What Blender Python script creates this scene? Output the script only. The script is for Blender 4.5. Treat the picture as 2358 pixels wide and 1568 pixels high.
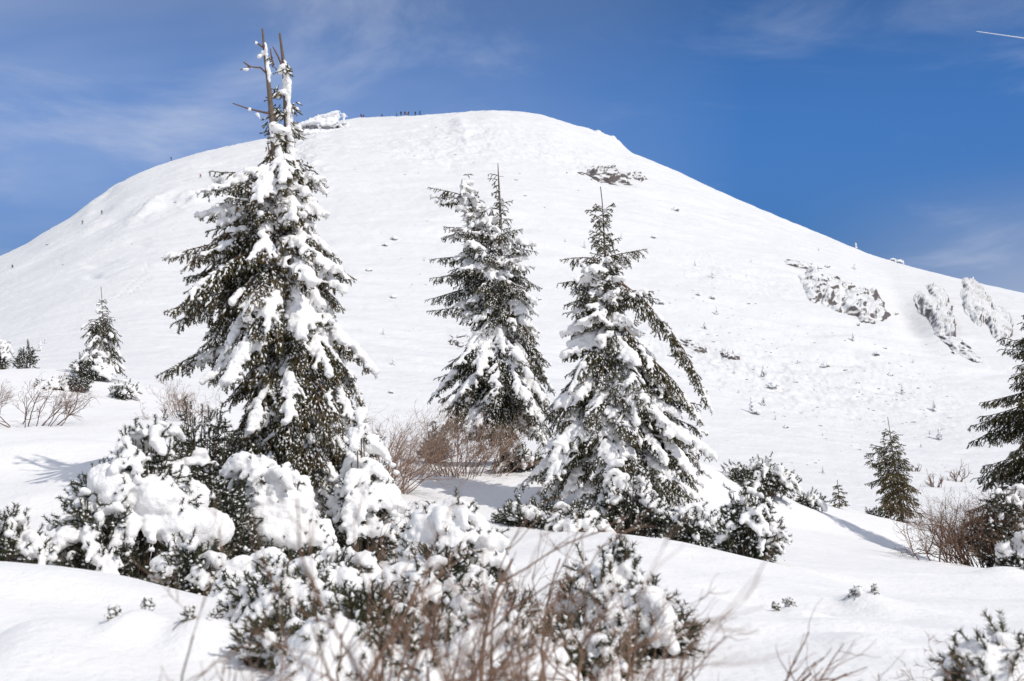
import bpy, math, random
import numpy as np
from math import radians as R, pi

# ---------------------------------------------------------------- clear, camera, sky, sun, exposure
for o in list(bpy.data.objects):
    bpy.data.objects.remove(o)
SC = bpy.context.scene
COL = SC.collection
CAM_Z = 1.6
PITCH = math.atan((1100 - 784) / 3273.0)
cam_d = bpy.data.cameras.new('camera')
cam = bpy.data.objects.new('camera', cam_d)
COL.objects.link(cam)
cam.location = (0, 0, CAM_Z)
cam.rotation_euler = (pi / 2 + PITCH, 0, 0)
cam_d.sensor_width = 36
cam_d.lens = 50
cam_d.clip_start = 0.1
cam_d.clip_end = 30000
cam_d.dof.use_dof = True
cam_d.dof.focus_distance = 31
cam_d.dof.aperture_fstop = 3.2
SC.camera = cam

SUN_AZ = (0.76, -0.65)            # towards the sun, seen from above: from the right, behind the camera
SUN_EL = R(44)
sun_rot = math.atan2(SUN_AZ[0], SUN_AZ[1])
SC.world = bpy.data.worlds.new('World')
SC.world.use_nodes = True
SC.view_settings.view_transform = 'Standard'
SC.view_settings.look = 'None'
SC.view_settings.exposure = 0.48
SC.view_settings.gamma = 1


def build_world():
    nt = SC.world.node_tree
    nt.nodes.clear()
    N = nt.nodes.new
    L = nt.links.new
    out = N('ShaderNodeOutputWorld')
    bg = N('ShaderNodeBackground')
    sky = N('ShaderNodeTexSky')
    sky.sky_type = 'NISHITA'
    sky.sun_disc = False
    sky.sun_elevation = SUN_EL
    sky.sun_rotation = sun_rot
    sky.altitude = 2600
    sky.air_density = 0.75
    sky.dust_density = 0.05
    sky.ozone_density = 5.0
    tc = N('ShaderNodeTexCoord')
    # cirrus: a thin cloud layer on a level plane far above, seen in perspective
    sep = N('ShaderNodeSeparateXYZ')
    L(tc.outputs['Generated'], sep.inputs[0])
    mz = N('ShaderNodeMath'); mz.operation = 'MAXIMUM'; mz.inputs[1].default_value = 0.03
    L(sep.outputs['Z'], mz.inputs[0])
    mz2 = N('ShaderNodeMath'); mz2.operation = 'ADD'; mz2.inputs[1].default_value = 0.08
    L(mz.outputs[0], mz2.inputs[0])
    dx = N('ShaderNodeMath'); dx.operation = 'DIVIDE'
    dy = N('ShaderNodeMath'); dy.operation = 'DIVIDE'
    L(sep.outputs['X'], dx.inputs[0]); L(mz2.outputs[0], dx.inputs[1])
    L(sep.outputs['Y'], dy.inputs[0]); L(mz2.outputs[0], dy.inputs[1])
    cmb = N('ShaderNodeCombineXYZ')
    L(dx.outputs[0], cmb.inputs[0]); L(dy.outputs[0], cmb.inputs[1])

    def layer(rot, scale, nscale, detail, rough, dist, lo, hi, loc=(0, 0, 0)):
        mp = N('ShaderNodeMapping')
        mp.inputs['Rotation'].default_value = (0, 0, rot)
        mp.inputs['Scale'].default_value = scale
        mp.inputs['Location'].default_value = loc
        L(cmb.outputs[0], mp.inputs['Vector'])
        no = N('ShaderNodeTexNoise')
        no.inputs['Scale'].default_value = nscale
        no.inputs['Detail'].default_value = detail
        no.inputs['Roughness'].default_value = rough
        no.inputs['Distortion'].default_value = dist
        L(mp.outputs[0], no.inputs['Vector'])
        mr = N('ShaderNodeMapRange')
        mr.interpolation_type = 'SMOOTHSTEP'
        mr.inputs['From Min'].default_value = lo
        mr.inputs['From Max'].default_value = hi
        L(no.outputs['Fac'], mr.inputs['Value'])
        return mr.outputs[0]

    def math2(op, a, b):
        m = N('ShaderNodeMath'); m.operation = op
        for i, v in enumerate((a, b)):
            if isinstance(v, (int, float)):
                m.inputs[i].default_value = v
            else:
                L(v, m.inputs[i])
        return m.outputs[0]
    wisps = layer(R(-12), (1.0, 0.75, 1), 1.15, 9, 0.60, 0.8, 0.50, 0.82, (3.1, 1.7, 0))
    veil = layer(R(8), (0.45, 0.5, 1), 0.8, 5, 0.55, 0.4, 0.12, 0.72, (7.3, 2.2, 0))
    # the veil is thicker towards the left of the sky
    gx = N('ShaderNodeMapRange')
    gx.inputs['From Min'].default_value = 0.16
    gx.inputs['From Max'].default_value = -0.36
    L(sep.outputs['X'], gx.inputs['Value'])
    veil = math2('MULTIPLY', veil, math2('ADD', 0.04, math2('MULTIPLY', gx.outputs[0], 0.96)))
    vz = N('ShaderNodeMapRange'); vz.interpolation_type = 'SMOOTHSTEP'
    vz.inputs['From Min'].default_value = 0.10; vz.inputs['From Max'].default_value = 0.24
    L(sep.outputs['Z'], vz.inputs['Value'])
    veil = math2('MULTIPLY', veil, math2('ADD', 0.2, math2('MULTIPLY', vz.outputs[0], 0.8)))
    cov = math2('ADD', math2('MULTIPLY', math2('MULTIPLY', wisps, math2('ADD', 0.45, math2('MULTIPLY', vz.outputs[0], 0.55))), 0.52), math2('MULTIPLY', veil, 0.82))
    # a pale haze bank low down at the right end of the view
    hx = N('ShaderNodeMapRange'); hx.interpolation_type = 'SMOOTHSTEP'
    hx.inputs['From Min'].default_value = 0.16; hx.inputs['From Max'].default_value = 0.36
    L(sep.outputs['X'], hx.inputs['Value'])
    hzr = N('ShaderNodeMapRange'); hzr.interpolation_type = 'SMOOTHSTEP'
    hzr.inputs['From Min'].default_value = 0.22; hzr.inputs['From Max'].default_value = 0.10
    L(sep.outputs['Z'], hzr.inputs['Value'])
    cov = math2('ADD', cov, math2('MULTIPLY', math2('MULTIPLY', hx.outputs[0], hzr.outputs[0]), 0.56))
    cov = math2('MINIMUM', cov, 0.8)
    # unseen bright layer added overhead and behind the camera, filling the shadows
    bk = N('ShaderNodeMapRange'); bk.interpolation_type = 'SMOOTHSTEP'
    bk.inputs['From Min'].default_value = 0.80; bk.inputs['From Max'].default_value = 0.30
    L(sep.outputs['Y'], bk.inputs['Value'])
    fill_sheet = math2('MULTIPLY', bk.outputs[0], math2('ADD', 0.35, math2('MULTIPLY', layer(R(20), (0.6, 0.6, 1), 0.9, 6, 0.55, 0.4, 0.3, 0.7), 0.4)))
    hs = N('ShaderNodeHueSaturation')
    hs.inputs['Saturation'].default_value = 1.2
    hs.inputs['Hue'].default_value = 0.502
    hs.inputs['Value'].default_value = 1.0
    L(sky.outputs[0], hs.inputs['Color'])
    mix = N('ShaderNodeMix')
    mix.data_type = 'RGBA'
    mix.inputs['B'].default_value = (3.5, 3.9, 4.9, 1)
    L(cov, mix.inputs['Factor'])
    # the clear sky is a little deeper towards the horizon than the model gives in this dry air
    dk = N('ShaderNodeMapRange'); dk.interpolation_type = 'SMOOTHSTEP'
    dk.inputs['From Min'].default_value = 0.04; dk.inputs['From Max'].default_value = 0.30
    dk.inputs['To Min'].default_value = 0.30; dk.inputs['To Max'].default_value = 1.0
    L(sep.outputs['Z'], dk.inputs['Value'])
    mul = N('ShaderNodeMix'); mul.data_type = 'RGBA'; mul.blend_type = 'MULTIPLY'
    mul.inputs['Factor'].default_value = 1.0
    dk2 = N('ShaderNodeMapRange'); dk2.interpolation_type = 'SMOOTHSTEP'
    dk2.inputs['From Min'].default_value = 0.20; dk2.inputs['From Max'].default_value = 0.40
    dk2.inputs['To Min'].default_value = 1.0; dk2.inputs['To Max'].default_value = 0.66
    L(sep.outputs['Z'], dk2.inputs['Value'])
    L(hs.outputs[0], mul.inputs['A']); L(math2('MULTIPLY', dk.outputs[0], dk2.outputs[0]), mul.inputs['B'])
    L(mul.outputs['Result'], mix.inputs['A'])
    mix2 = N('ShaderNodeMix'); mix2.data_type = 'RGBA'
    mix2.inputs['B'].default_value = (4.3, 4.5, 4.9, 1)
    L(fill_sheet, mix2.inputs['Factor']); L(mix.outputs['Result'], mix2.inputs['A'])
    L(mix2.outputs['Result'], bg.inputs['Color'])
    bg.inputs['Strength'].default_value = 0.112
    L(bg.outputs[0], out.inputs['Surface'])


build_world()
sun_d = bpy.data.lights.new('sun', 'SUN')
sun_d.energy = 2.0
sun_d.angle = R(0.53)
sun_d.color = (1.0, 0.955, 0.89)
sun = bpy.data.objects.new('sun', sun_d)
COL.objects.link(sun)
from mathutils import Vector, Matrix
sd = Vector((SUN_AZ[0] * math.cos(SUN_EL), SUN_AZ[1] * math.cos(SUN_EL), math.sin(SUN_EL))).normalized()
sun.rotation_euler = (-sd).to_track_quat('-Z', 'Y').to_euler()
sun.location = sd * 100

# ---------------------------------------------------------------- helpers
FV = 3273.0
CXV, CYV = 1178.5, 784.0
cp, sp_ = math.cos(PITCH), math.sin(PITCH)


def ray(vx, vy):
    u = (np.asarray(vx, float) - CXV) / FV
    v = (CYV - np.asarray(vy, float)) / FV
    return u, cp - v * sp_, sp_ + v * cp


def at(vx, vy, d):
    """world point seen at photo position (vx, vy) at distance d along the ground"""
    x, y, z = ray(vx, vy)
    k = d / y
    return np.array([x * k, y * k, z * k + CAM_Z])


def azel(vx, vy):
    x, y, z = ray(vx, vy)
    return np.arctan2(x, y), np.arctan2(z, np.hypot(x, y))


def to_view(x, y, z):
    z = z - CAM_Z
    yy = y * cp + z * sp_
    zz = -y * sp_ + z * cp
    return CXV + FV * x / yy, CYV - FV * zz / yy


def _hash(ix, iy, iz, seed):
    h = (ix.astype(np.int64) * 374761393 + iy.astype(np.int64) * 668265263 + iz.astype(np.int64) * 2147483647 + seed * 1274126177) & 0xffffffff
    h = ((h ^ (h >> 13)) * 1274126177) & 0xffffffff
    h = ((h ^ (h >> 16)) * 2246822519) & 0xffffffff
    h = h ^ (h >> 15)
    return (h & 0xffffff) / float(0xffffff)


def vnoise(x, y, z=0.0, seed=0):
    x, y, z = np.broadcast_arrays(np.asarray(x, float), np.asarray(y, float), np.asarray(z, float))
    fx, fy, fz = np.floor(x), np.floor(y), np.floor(z)
    tx, ty, tz = x - fx, y - fy, z - fz
    tx = tx * tx * tx * (tx * (6 * tx - 15) + 10)
    ty = ty * ty * ty * (ty * (6 * ty - 15) + 10)
    tz = tz * tz * (3 - 2 * tz)
    r = 0
    for a in (0, 1):
        for b in (0, 1):
            for c in (0, 1):
                w = (tx if a else 1 - tx) * (ty if b else 1 - ty) * (tz if c else 1 - tz)
                r = r + w * _hash(fx + a, fy + b, fz + c, seed)
    return r * 2 - 1


def fbm(x, y, z=0.0, oct=4, seed=0, gain=0.5):
    s, a, f = 0, 1.0, 1.0
    for i in range(oct):
        s = s + a * vnoise(np.asarray(x) * f + 17.3 * i, np.asarray(y) * f - 9.1 * i, np.asarray(z) * f + 3.7 * i, seed + i)
        a *= gain
        f *= 2.03
    return s


def cells(x, y, seed=0):
    """cellular noise: distance to the nearest and second nearest feature point, and the cell's own value"""
    fx, fy = np.floor(x), np.floor(y)
    d1 = np.full(np.shape(x), 9.0)
    d2 = np.full(np.shape(x), 9.0)
    val = np.zeros(np.shape(x))
    for a in (-1, 0, 1):
        for b in (-1, 0, 1):
            px = fx + a + _hash(fx + a, fy + b, fx * 0, seed)
            py = fy + b + _hash(fx + a, fy + b, fx * 0, seed + 7)
            cv = _hash(fx + a, fy + b, fx * 0, seed + 13)
            d = np.hypot(px - x, py - y)
            near = d < d1
            d2 = np.where(near, d1, np.minimum(d2, d))
            val = np.where(near, cv, val)
            d1 = np.where(near, d, d1)
    return d1, d2, val


def unit(a):
    return a / np.maximum(np.linalg.norm(a, axis=-1, keepdims=True), 1e-9)


def smooth01(x, a, b):
    t = np.clip((x - a) / (b - a), 0, 1)
    return t * t * (3 - 2 * t)


class MB:
    """collects triangles for ONE mesh"""

    def __init__(self):
        self.v, self.t, self.m, self.a, self.n = [], [], [], [], 0

    def add(self, v, t, mat=0, attr=0.0):
        v = np.asarray(v, float).reshape(-1, 3)
        t = np.asarray(t, np.int64).reshape(-1, 3)
        if len(v) == 0 or len(t) == 0:
            return
        self.v.append(v)
        self.t.append(t + self.n)
        self.m.append(np.full(len(t), mat, np.int32))
        self.a.append(np.broadcast_to(np.asarray(attr, float), (len(v),)))
        self.n += len(v)

    def quads(self, v, q, mat=0, attr=0.0):
        q = np.asarray(q, np.int64).reshape(-1, 4)
        self.add(v, np.concatenate([q[:, [0, 1, 2]], q[:, [0, 2, 3]]]), mat, attr)

    def mesh(self, name, mats, smooth=True):
        me = bpy.data.meshes.new(name)
        v = np.concatenate(self.v).astype(np.float32)
        t = np.concatenate(self.t).astype(np.int32)
        me.vertices.add(len(v))
        me.vertices.foreach_set('co', v.ravel())
        me.loops.add(t.size)
        me.loops.foreach_set('vertex_index', t.ravel())
        me.polygons.add(len(t))
        me.polygons.foreach_set('loop_start', np.arange(0, t.size, 3, dtype=np.int32))
        me.polygons.foreach_set('material_index', np.concatenate(self.m))
        if smooth:
            me.polygons.foreach_set('use_smooth', np.ones(len(t), bool))
        at_ = me.attributes.new('tint', 'FLOAT', 'POINT')
        at_.data.foreach_set('value', np.concatenate(self.a).astype(np.float32))
        for m in (mats if isinstance(mats, (list, tuple)) else [mats]):
            me.materials.append(m)
        me.update(calc_edges=True)
        me.validate()
        return me

    def build(self, name, mats, parent=None, loc=None, smooth=True):
        return link(name, self.mesh(name, mats, smooth), parent, loc)


def link(name, me, parent=None, loc=None):
    o = bpy.data.objects.new(name, me)
    COL.objects.link(o)
    if parent is not None:
        o.parent = parent
    if loc is not None:
        o.location = loc
    return o


def tag(o, label=None, cat=None, group=None, kind=None):
    if label: o['label'] = label
    if cat: o['category'] = cat
    if group: o['group'] = group
    if kind: o['kind'] = kind
    return o


def thing(name, loc, label, cat, group=None, rz=0.0):
    o = bpy.data.objects.new(name, None)
    COL.objects.link(o)
    o.location = tuple(float(c) for c in loc)
    o.rotation_euler = (0, 0, rz)
    o.empty_display_size = 0.2
    return tag(o, label, cat, group)


def copy_tree(o, parent=None):
    c = o.copy()
    COL.objects.link(c)
    if parent is not None:
        c.parent = parent
    for ch in list(o.children):
        copy_tree(ch, c)
    return c


def tube(mb, pts, rad, k=6, mat=0, attr=0.0, cap=True):
    pts = np.asarray(pts, float)
    n = len(pts)
    rad = np.broadcast_to(np.asarray(rad, float), (n,))
    tan = unit(np.gradient(pts, axis=0))
    ref = np.array([0, 0, 1.0]) if abs(tan[:, 2]).mean() < 0.8 else np.array([1.0, 0, 0])
    s = unit(np.cross(tan, ref))
    u = np.cross(s, tan)
    ang = np.arange(k) * 2 * pi / k
    ring = (s[:, None] * np.cos(ang)[None, :, None] + u[:, None] * np.sin(ang)[None, :, None]) * rad[:, None, None] + pts[:, None]
    i, j = np.meshgrid(np.arange(n - 1), np.arange(k), indexing='ij')
    j2 = (j + 1) % k
    q = np.stack([i * k + j, i * k + j2, (i + 1) * k + j2, (i + 1) * k + j], -1)
    v = ring.reshape(-1, 3)
    mb.quads(v, q, mat, attr)
    if cap:
        mb.add(np.vstack([ring[-1], pts[-1] + tan[-1] * rad[-1] * 0.5]), [[a, (a + 1) % k, k] for a in range(k)], mat, attr)


def ico(sub):
    t = (1 + 5 ** .5) / 2
    v = [(-1, t, 0), (1, t, 0), (-1, -t, 0), (1, -t, 0), (0, -1, t), (0, 1, t), (0, -1, -t), (0, 1, -t), (t, 0, -1), (t, 0, 1), (-t, 0, -1), (-t, 0, 1)]
    f = [(0, 11, 5), (0, 5, 1), (0, 1, 7), (0, 7, 10), (0, 10, 11), (1, 5, 9), (5, 11, 4), (11, 10, 2), (10, 7, 6), (7, 1, 8),
         (3, 9, 4), (3, 4, 2), (3, 2, 6), (3, 6, 8), (3, 8, 9), (4, 9, 5), (2, 4, 11), (6, 2, 10), (8, 6, 7), (9, 8, 1)]
    v = [np.array(p, float) / np.linalg.norm(p) for p in v]
    for _ in range(sub):
        cache, nf = {}, []

        def mid(a, b):
            key = (min(a, b), max(a, b))
            if key not in cache:
                m = v[a] + v[b]
                v.append(m / np.linalg.norm(m))
                cache[key] = len(v) - 1
            return cache[key]
        for a, b, c in f:
            x, y, z = mid(a, b), mid(b, c), mid(c, a)
            nf += [(a, x, z), (b, y, x), (c, z, y), (x, y, z)]
        f = nf
    return np.array(v), np.array(f)


ICO = {0: ico(0), 1: ico(1), 2: ico(2)}


def balls(mb, c, r, sc=(1, 1, 1), sub=1, rng=None, jit=0.0, mat=0):
    """many small lumps at once"""
    c = np.asarray(c, float).reshape(-1, 3)
    if len(c) == 0:
        return
    r = np.broadcast_to(np.asarray(r, float), (len(c),))
    v, f = ICO[sub]
    vv = v[None] * np.asarray(sc, float)
    if jit and rng is not None:
        vv = vv * (1 + rng.uniform(-jit, jit, (len(c), len(v), 1)))
    else:
        vv = np.repeat(vv, len(c), 0) if vv.shape[0] == 1 else vv
    vv = vv * r[:, None, None] + c[:, None]
    ff = f[None] + (np.arange(len(c)) * len(v))[:, None, None]
    mb.add(vv.reshape(-1, 3), ff.reshape(-1, 3), mat)


def melt(mb, name, mat, voxel, smooth_it=2, parent=None, loc=None, extra=None, rough=1.0):
    """fuse overlapping lumps of snow into one soft skin"""
    if mb.n == 0:
        return None
    tmp = bpy.data.objects.new('tmp', mb.mesh('tmp', mat))
    COL.objects.link(tmp)
    rm = tmp.modifiers.new('r', 'REMESH')
    rm.mode = 'VOXEL'
    rm.voxel_size = voxel
    rm.use_smooth_shade = True
    if smooth_it:
        s = tmp.modifiers.new('s', 'SMOOTH')
        s.factor = 0.5
        s.iterations = smooth_it
    dg = bpy.context.evaluated_depsgraph_get()
    me = bpy.data.meshes.new_from_object(tmp.evaluated_get(dg))
    old = tmp.data
    bpy.data.objects.remove(tmp)
    bpy.data.meshes.remove(old)
    me.name = name
    if rough:
        nv = len(me.vertices)
        v, nn = np.empty(nv * 3, np.float32), np.empty(nv * 3, np.float32)
        me.vertices.foreach_get('co', v)
        me.vertices.foreach_get('normal', nn)
        v, nn = v.reshape(-1, 3).astype(float), nn.reshape(-1, 3)
        u = voxel / 0.02
        h = 0.020 * fbm(v[:, 0] * 8 / u, v[:, 1] * 8 / u, v[:, 2] * 8 / u, 2, 91) + 0.009 * fbm(v[:, 0] * 24 / u, v[:, 1] * 24 / u, v[:, 2] * 24 / u, 2, 95)
        v = v + nn * (h * u * rough)[:, None]
        me.vertices.foreach_set('co', v.astype(np.float32).ravel())
        me.update()
    if len(me.materials) == 0:
        me.materials.append(mat)
    if extra is not None and extra.n:
        # add the small loose specks as well: merge both into one mesh
        nv, npoly = len(me.vertices), len(me.polygons)
        v = np.empty(nv * 3, np.float32)
        me.vertices.foreach_get('co', v)
        nl = len(me.loops)
        li = np.empty(nl, np.int32)
        me.loops.foreach_get('vertex_index', li)
        ls = np.empty(npoly, np.int32)
        me.polygons.foreach_get('loop_start', ls)
        lt = np.diff(np.append(ls, nl))
        out = MB()
        q = li[ls[lt == 4][:, None] + np.arange(4)[None]]
        t3 = li[ls[lt == 3][:, None] + np.arange(3)[None]]
        t = np.concatenate([q[:, [0, 1, 2]], q[:, [0, 2, 3]], t3.reshape(-1, 3)])
        out.add(v.reshape(-1, 3), t)
        for vv, tt in zip(extra.v, [np.concatenate(extra.t)]):
            pass
        out.add(np.concatenate(extra.v), np.concatenate(extra.t))
        bpy.data.meshes.remove(me)
        me = out.mesh(name, mat)
    return link(name, me, parent, loc)


# ---------------------------------------------------------------- materials
def new_mat(name):
    m = bpy.data.materials.new(name)
    m.use_nodes = True
    nt = m.node_tree
    b = nt.nodes['Principled BSDF']
    return m, nt, b


def mat_snow(name, col, bump_s=(6.0, 40.0), bump_d=(0.02, 0.004), rough=0.75, sss=0.0, stretch=(1, 1, 1), vary=0.02):
    m, nt, b = new_mat(name)
    N, L = nt.nodes.new, nt.links.new
    tc = N('ShaderNodeTexCoord')
    mp = N('ShaderNodeMapping')
    mp.inputs['Scale'].default_value = stretch
    L(tc.outputs['Object'], mp.inputs['Vector'])
    prev = None
    for s, d in zip(bump_s, bump_d):
        no = N('ShaderNodeTexNoise')
        no.inputs['Scale'].default_value = s
        no.inputs['Detail'].default_value = 5
        no.inputs['Roughness'].default_value = 0.6
        L(mp.outputs[0], no.inputs['Vector'])
        bp = N('ShaderNodeBump')
        bp.inputs['Distance'].default_value = d
        bp.inputs['Strength'].default_value = 1.0
        L(no.outputs['Fac'], bp.inputs['Height'])
        if prev is not None:
            L(prev, bp.inputs['Normal'])
        prev = bp.outputs[0]
    L(prev, b.inputs['Normal'])
    no = N('ShaderNodeTexNoise')
    no.inputs['Scale'].default_value = bump_s[0] * 0.35
    no.inputs['Detail'].default_value = 4
    L(mp.outputs[0], no.inputs['Vector'])
    mix = N('ShaderNodeMix')
    mix.data_type = 'RGBA'
    mix.inputs['A'].default_value = (*[c * (1 - vary) for c in col], 1)
    mix.inputs['B'].default_value = (*[min(0.97, c * (1 + vary)) for c in col], 1)
    L(no.outputs['Fac'], mix.inputs['Factor'])
    L(mix.outputs['Result'], b.inputs['Base Color'])
    b.inputs['Roughness'].default_value = rough
    b.inputs['Specular IOR Level'].default_value = 0.25
    return m


def mat_tint(name, stops, rough=0.8, noise=0.0, nscale=30.0):
    """colour from each twig's own tint value"""
    m, nt, b = new_mat(name)
    N, L = nt.nodes.new, nt.links.new
    a = N('ShaderNodeAttribute')
    a.attribute_name = 'tint'
    cr = N('ShaderNodeValToRGB')
    cr.color_ramp.elements[0].position = stops[0][0]
    cr.color_ramp.elements[0].color = (*stops[0][1], 1)
    cr.color_ramp.elements[1].position = stops[-1][0]
    cr.color_ramp.elements[1].color = (*stops[-1][1], 1)
    for p, c in stops[1:-1]:
        e = cr.color_ramp.elements.new(p)
        e.color = (*c, 1)
    L(a.outputs['Fac'], cr.inputs['Fac'])
    src = cr.outputs[0]
    if noise:
        tc = N('ShaderNodeTexCoord')
        no = N('ShaderNodeTexNoise')
        no.inputs['Scale'].default_value = nscale
        no.inputs['Detail'].default_value = 4
        L(tc.outputs['Object'], no.inputs['Vector'])
        ad = N('ShaderNodeMath')
        ad.operation = 'MULTIPLY_ADD'
        L(no.outputs['Fac'], ad.inputs[0])
        ad.inputs[1].default_value = noise
        L(a.outputs['Fac'], ad.inputs[2])
        L(ad.outputs[0], cr.inputs['Fac'])
    L(src, b.inputs['Base Color'])
    b.inputs['Roughness'].default_value = rough
    b.inputs['Specular IOR Level'].default_value = 0.2
    return m


def mat_plain(name, col, rough=0.7, nscale=20.0, vary=0.3, bump=0.003):
    m, nt, b = new_mat(name)
    N, L = nt.nodes.new, nt.links.new
    tc = N('ShaderNodeTexCoord')
    no = N('ShaderNodeTexNoise')
    no.inputs['Scale'].default_value = nscale
    no.inputs['Detail'].default_value = 5
    L(tc.outputs['Object'], no.inputs['Vector'])
    mix = N('ShaderNodeMix')
    mix.data_type = 'RGBA'
    mix.inputs['A'].default_value = (*[c * (1 - vary) for c in col], 1)
    mix.inputs['B'].default_value = (*[min(1, c * (1 + vary)) for c in col], 1)
    L(no.outputs['Fac'], mix.inputs['Factor'])
    L(mix.outputs['Result'], b.inputs['Base Color'])
    bp = N('ShaderNodeBump')
    bp.inputs['Distance'].default_value = bump
    L(no.outputs['Fac'], bp.inputs['Height'])
    L(bp.outputs[0], b.inputs['Normal'])
    b.inputs['Roughness'].default_value = rough
    b.inputs['Specular IOR Level'].default_value = 0.2
    return m


def mat_crag(name, rock_a, rock_b, snow, lo=0.35, hi=0.6, nscale=0.5):
    """rock where the faces are steep, snow lodged on the flatter ledges"""
    m, nt, b = new_mat(name)
    N, L = nt.nodes.new, nt.links.new
    g = N('ShaderNodeNewGeometry')
    sep = N('ShaderNodeSeparateXYZ')
    L(g.outputs['Normal'], sep.inputs[0])
    tc = N('ShaderNodeTexCoord')
    no = N('ShaderNodeTexNoise')
    no.inputs['Scale'].default_value = nscale
    no.inputs['Detail'].default_value = 7
    no.inputs['Roughness'].default_value = 0.65
    L(tc.outputs['Object'], no.inputs['Vector'])
    ad = N('ShaderNodeMath')
    ad.operation = 'MULTIPLY_ADD'
    L(no.outputs['Fac'], ad.inputs[0])
    ad.inputs[1].default_value = 0.9
    L(sep.outputs['Z'], ad.inputs[2])
    mr = N('ShaderNodeMapRange')
    mr.inputs['From Min'].default_value = lo + 0.45
    mr.inputs['From Max'].default_value = hi + 0.45
    L(ad.outputs[0], mr.inputs['Value'])
    rk = N('ShaderNodeMix')
    rk.data_type = 'RGBA'
    rk.inputs['A'].default_value = (*rock_a, 1)
    rk.inputs['B'].default_value = (*rock_b, 1)
    n2 = N('ShaderNodeTexNoise')
    n2.inputs['Scale'].default_value = nscale * 3
    n2.inputs['Detail'].default_value = 6
    L(tc.outputs['Object'], n2.inputs['Vector'])
    L(n2.outputs['Fac'], rk.inputs['Factor'])
    mx = N('ShaderNodeMix')
    mx.data_type = 'RGBA'
    L(mr.outputs[0], mx.inputs['Factor'])
    L(rk.outputs['Result'], mx.inputs['A'])
    mx.inputs['B'].default_value = (*snow, 1)
    L(mx.outputs['Result'], b.inputs['Base Color'])
    bp = N('ShaderNodeBump')
    bp.inputs['Distance'].default_value = 0.3
    L(n2.outputs['Fac'], bp.inputs['Height'])
    L(bp.outputs[0], b.inputs['Normal'])
    b.inputs['Roughness'].default_value = 0.85
    b.inputs['Specular IOR Level'].default_value = 0.15
    return m


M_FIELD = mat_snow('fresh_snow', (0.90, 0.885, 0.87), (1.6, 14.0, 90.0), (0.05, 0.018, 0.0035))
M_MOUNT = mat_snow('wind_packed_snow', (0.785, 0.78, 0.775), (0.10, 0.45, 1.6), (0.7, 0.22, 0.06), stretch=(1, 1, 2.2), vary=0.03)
M_CLUMP = mat_snow('tree_snow', (0.90, 0.885, 0.87), (9.0, 45.0), (0.03, 0.006))
M_RIME = mat_snow('rime', (0.85, 0.85, 0.86), (0.8, 4.0), (0.25, 0.06))
NEEDLE = mat_tint('spruce_needles', [(0.0, (0.034, 0.041, 0.018)), (0.35, (0.070, 0.066, 0.026)), (0.65, (0.115, 0.093, 0.040)), (1.0, (0.16, 0.118, 0.062))])
PINE = mat_tint('pine_needles', [(0.0, (0.030, 0.038, 0.024)), (0.5, (0.062, 0.062, 0.032)), (1.0, (0.115, 0.095, 0.048))])
BARK = mat_plain('bark', (0.15, 0.115, 0.088), 0.85, 25, 0.45, 0.006)
TWIG = mat_tint('brown_twigs', [(0.0, (0.095, 0.055, 0.038)), (0.5, (0.20, 0.118, 0.078)), (1.0, (0.34, 0.235, 0.175))])
DEADTWIG = mat_tint('dead_twigs', [(0.0, (0.10, 0.085, 0.06)), (1.0, (0.22, 0.19, 0.15))])
CRAG = mat_crag('snowy_crag', (0.085, 0.080, 0.083), (0.19, 0.160, 0.150), (0.80, 0.795, 0.79), 0.55, 0.80, 0.40)
STONE = mat_crag('snowy_stone', (0.10, 0.09, 0.085), (0.20, 0.17, 0.15), (0.82, 0.83, 0.86), 0.15, 0.45, 2.0)
FARTREE = mat_tint('far_needles', [(0.0, (0.05, 0.055, 0.05)), (1.0, (0.14, 0.13, 0.12))])

# ---------------------------------------------------------------- terrain: mountain
SIL = np.array([(-2600, 1180), (-1500, 1080), (-800, 940), (-300, 745), (-120, 650), (0, 590), (60, 562), (110, 530), (170, 497), (190, 478), (225, 455), (260, 430), (300, 408), (345, 388),
                (395, 371), (450, 354), (500, 342), (560, 329), (610, 319), (650, 311), (690, 300), (730, 290), (790, 276), (830, 271), (880, 269), (960, 266),
                (1030, 261), (1090, 256), (1140, 254), (1200, 257), (1250, 265), (1300, 281), (1350, 298), (1390, 320), (1420, 335), (1450, 350), (1500, 370),
                (1560, 395), (1620, 424), (1700, 460), (1800, 502), (1900, 543), (2000, 585), (2100, 615), (2200, 640), (2300, 662), (2357, 675), (2700, 760),
                (3200, 850), (4200, 960)], float)
s_az, s_el = azel(SIL[:, 0], SIL[:, 1])
FOOT = np.array([(-2600, 1200), (-600, 985), (0, 915), (300, 945), (900, 1095), (1500, 1140), (1950, 1215), (2200, 1320), (2357, 1345), (3000, 1400), (4200, 1300)], float)
f_az, f_el = azel(FOOT[:, 0], FOOT[:, 1])
D_AZ = np.radians([-180, -60, -20, -12, 0, 10, 20, 60, 180])
D_R = np.array([700, 640, 540, 580, 590, 560, 470, 420, 700.])
R0_R = np.array([170, 170, 150, 150, 160, 150, 130, 130, 170.])


T_AZ = np.radians(np.arange(-180, 180.01, 0.05))


def soft_table(xs, ys, sigma):
    y = np.interp(T_AZ, xs, ys)
    n = int(sigma * 4 / 0.05)
    k = np.exp(-0.5 * (np.arange(-n, n + 1) * 0.05 / sigma) ** 2)
    return np.convolve(np.pad(y, n, mode='edge'), k / k.sum(), 'valid')


T_D, T_R0, T_E1, T_E0 = soft_table(D_AZ, D_R, 4), soft_table(D_AZ, R0_R, 4), soft_table(s_az, s_el, 0.28), soft_table(f_az, f_el, 3)
T_E1B = soft_table(s_az, s_el, 2.0)
T_CORR = np.zeros(len(T_AZ))


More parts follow.
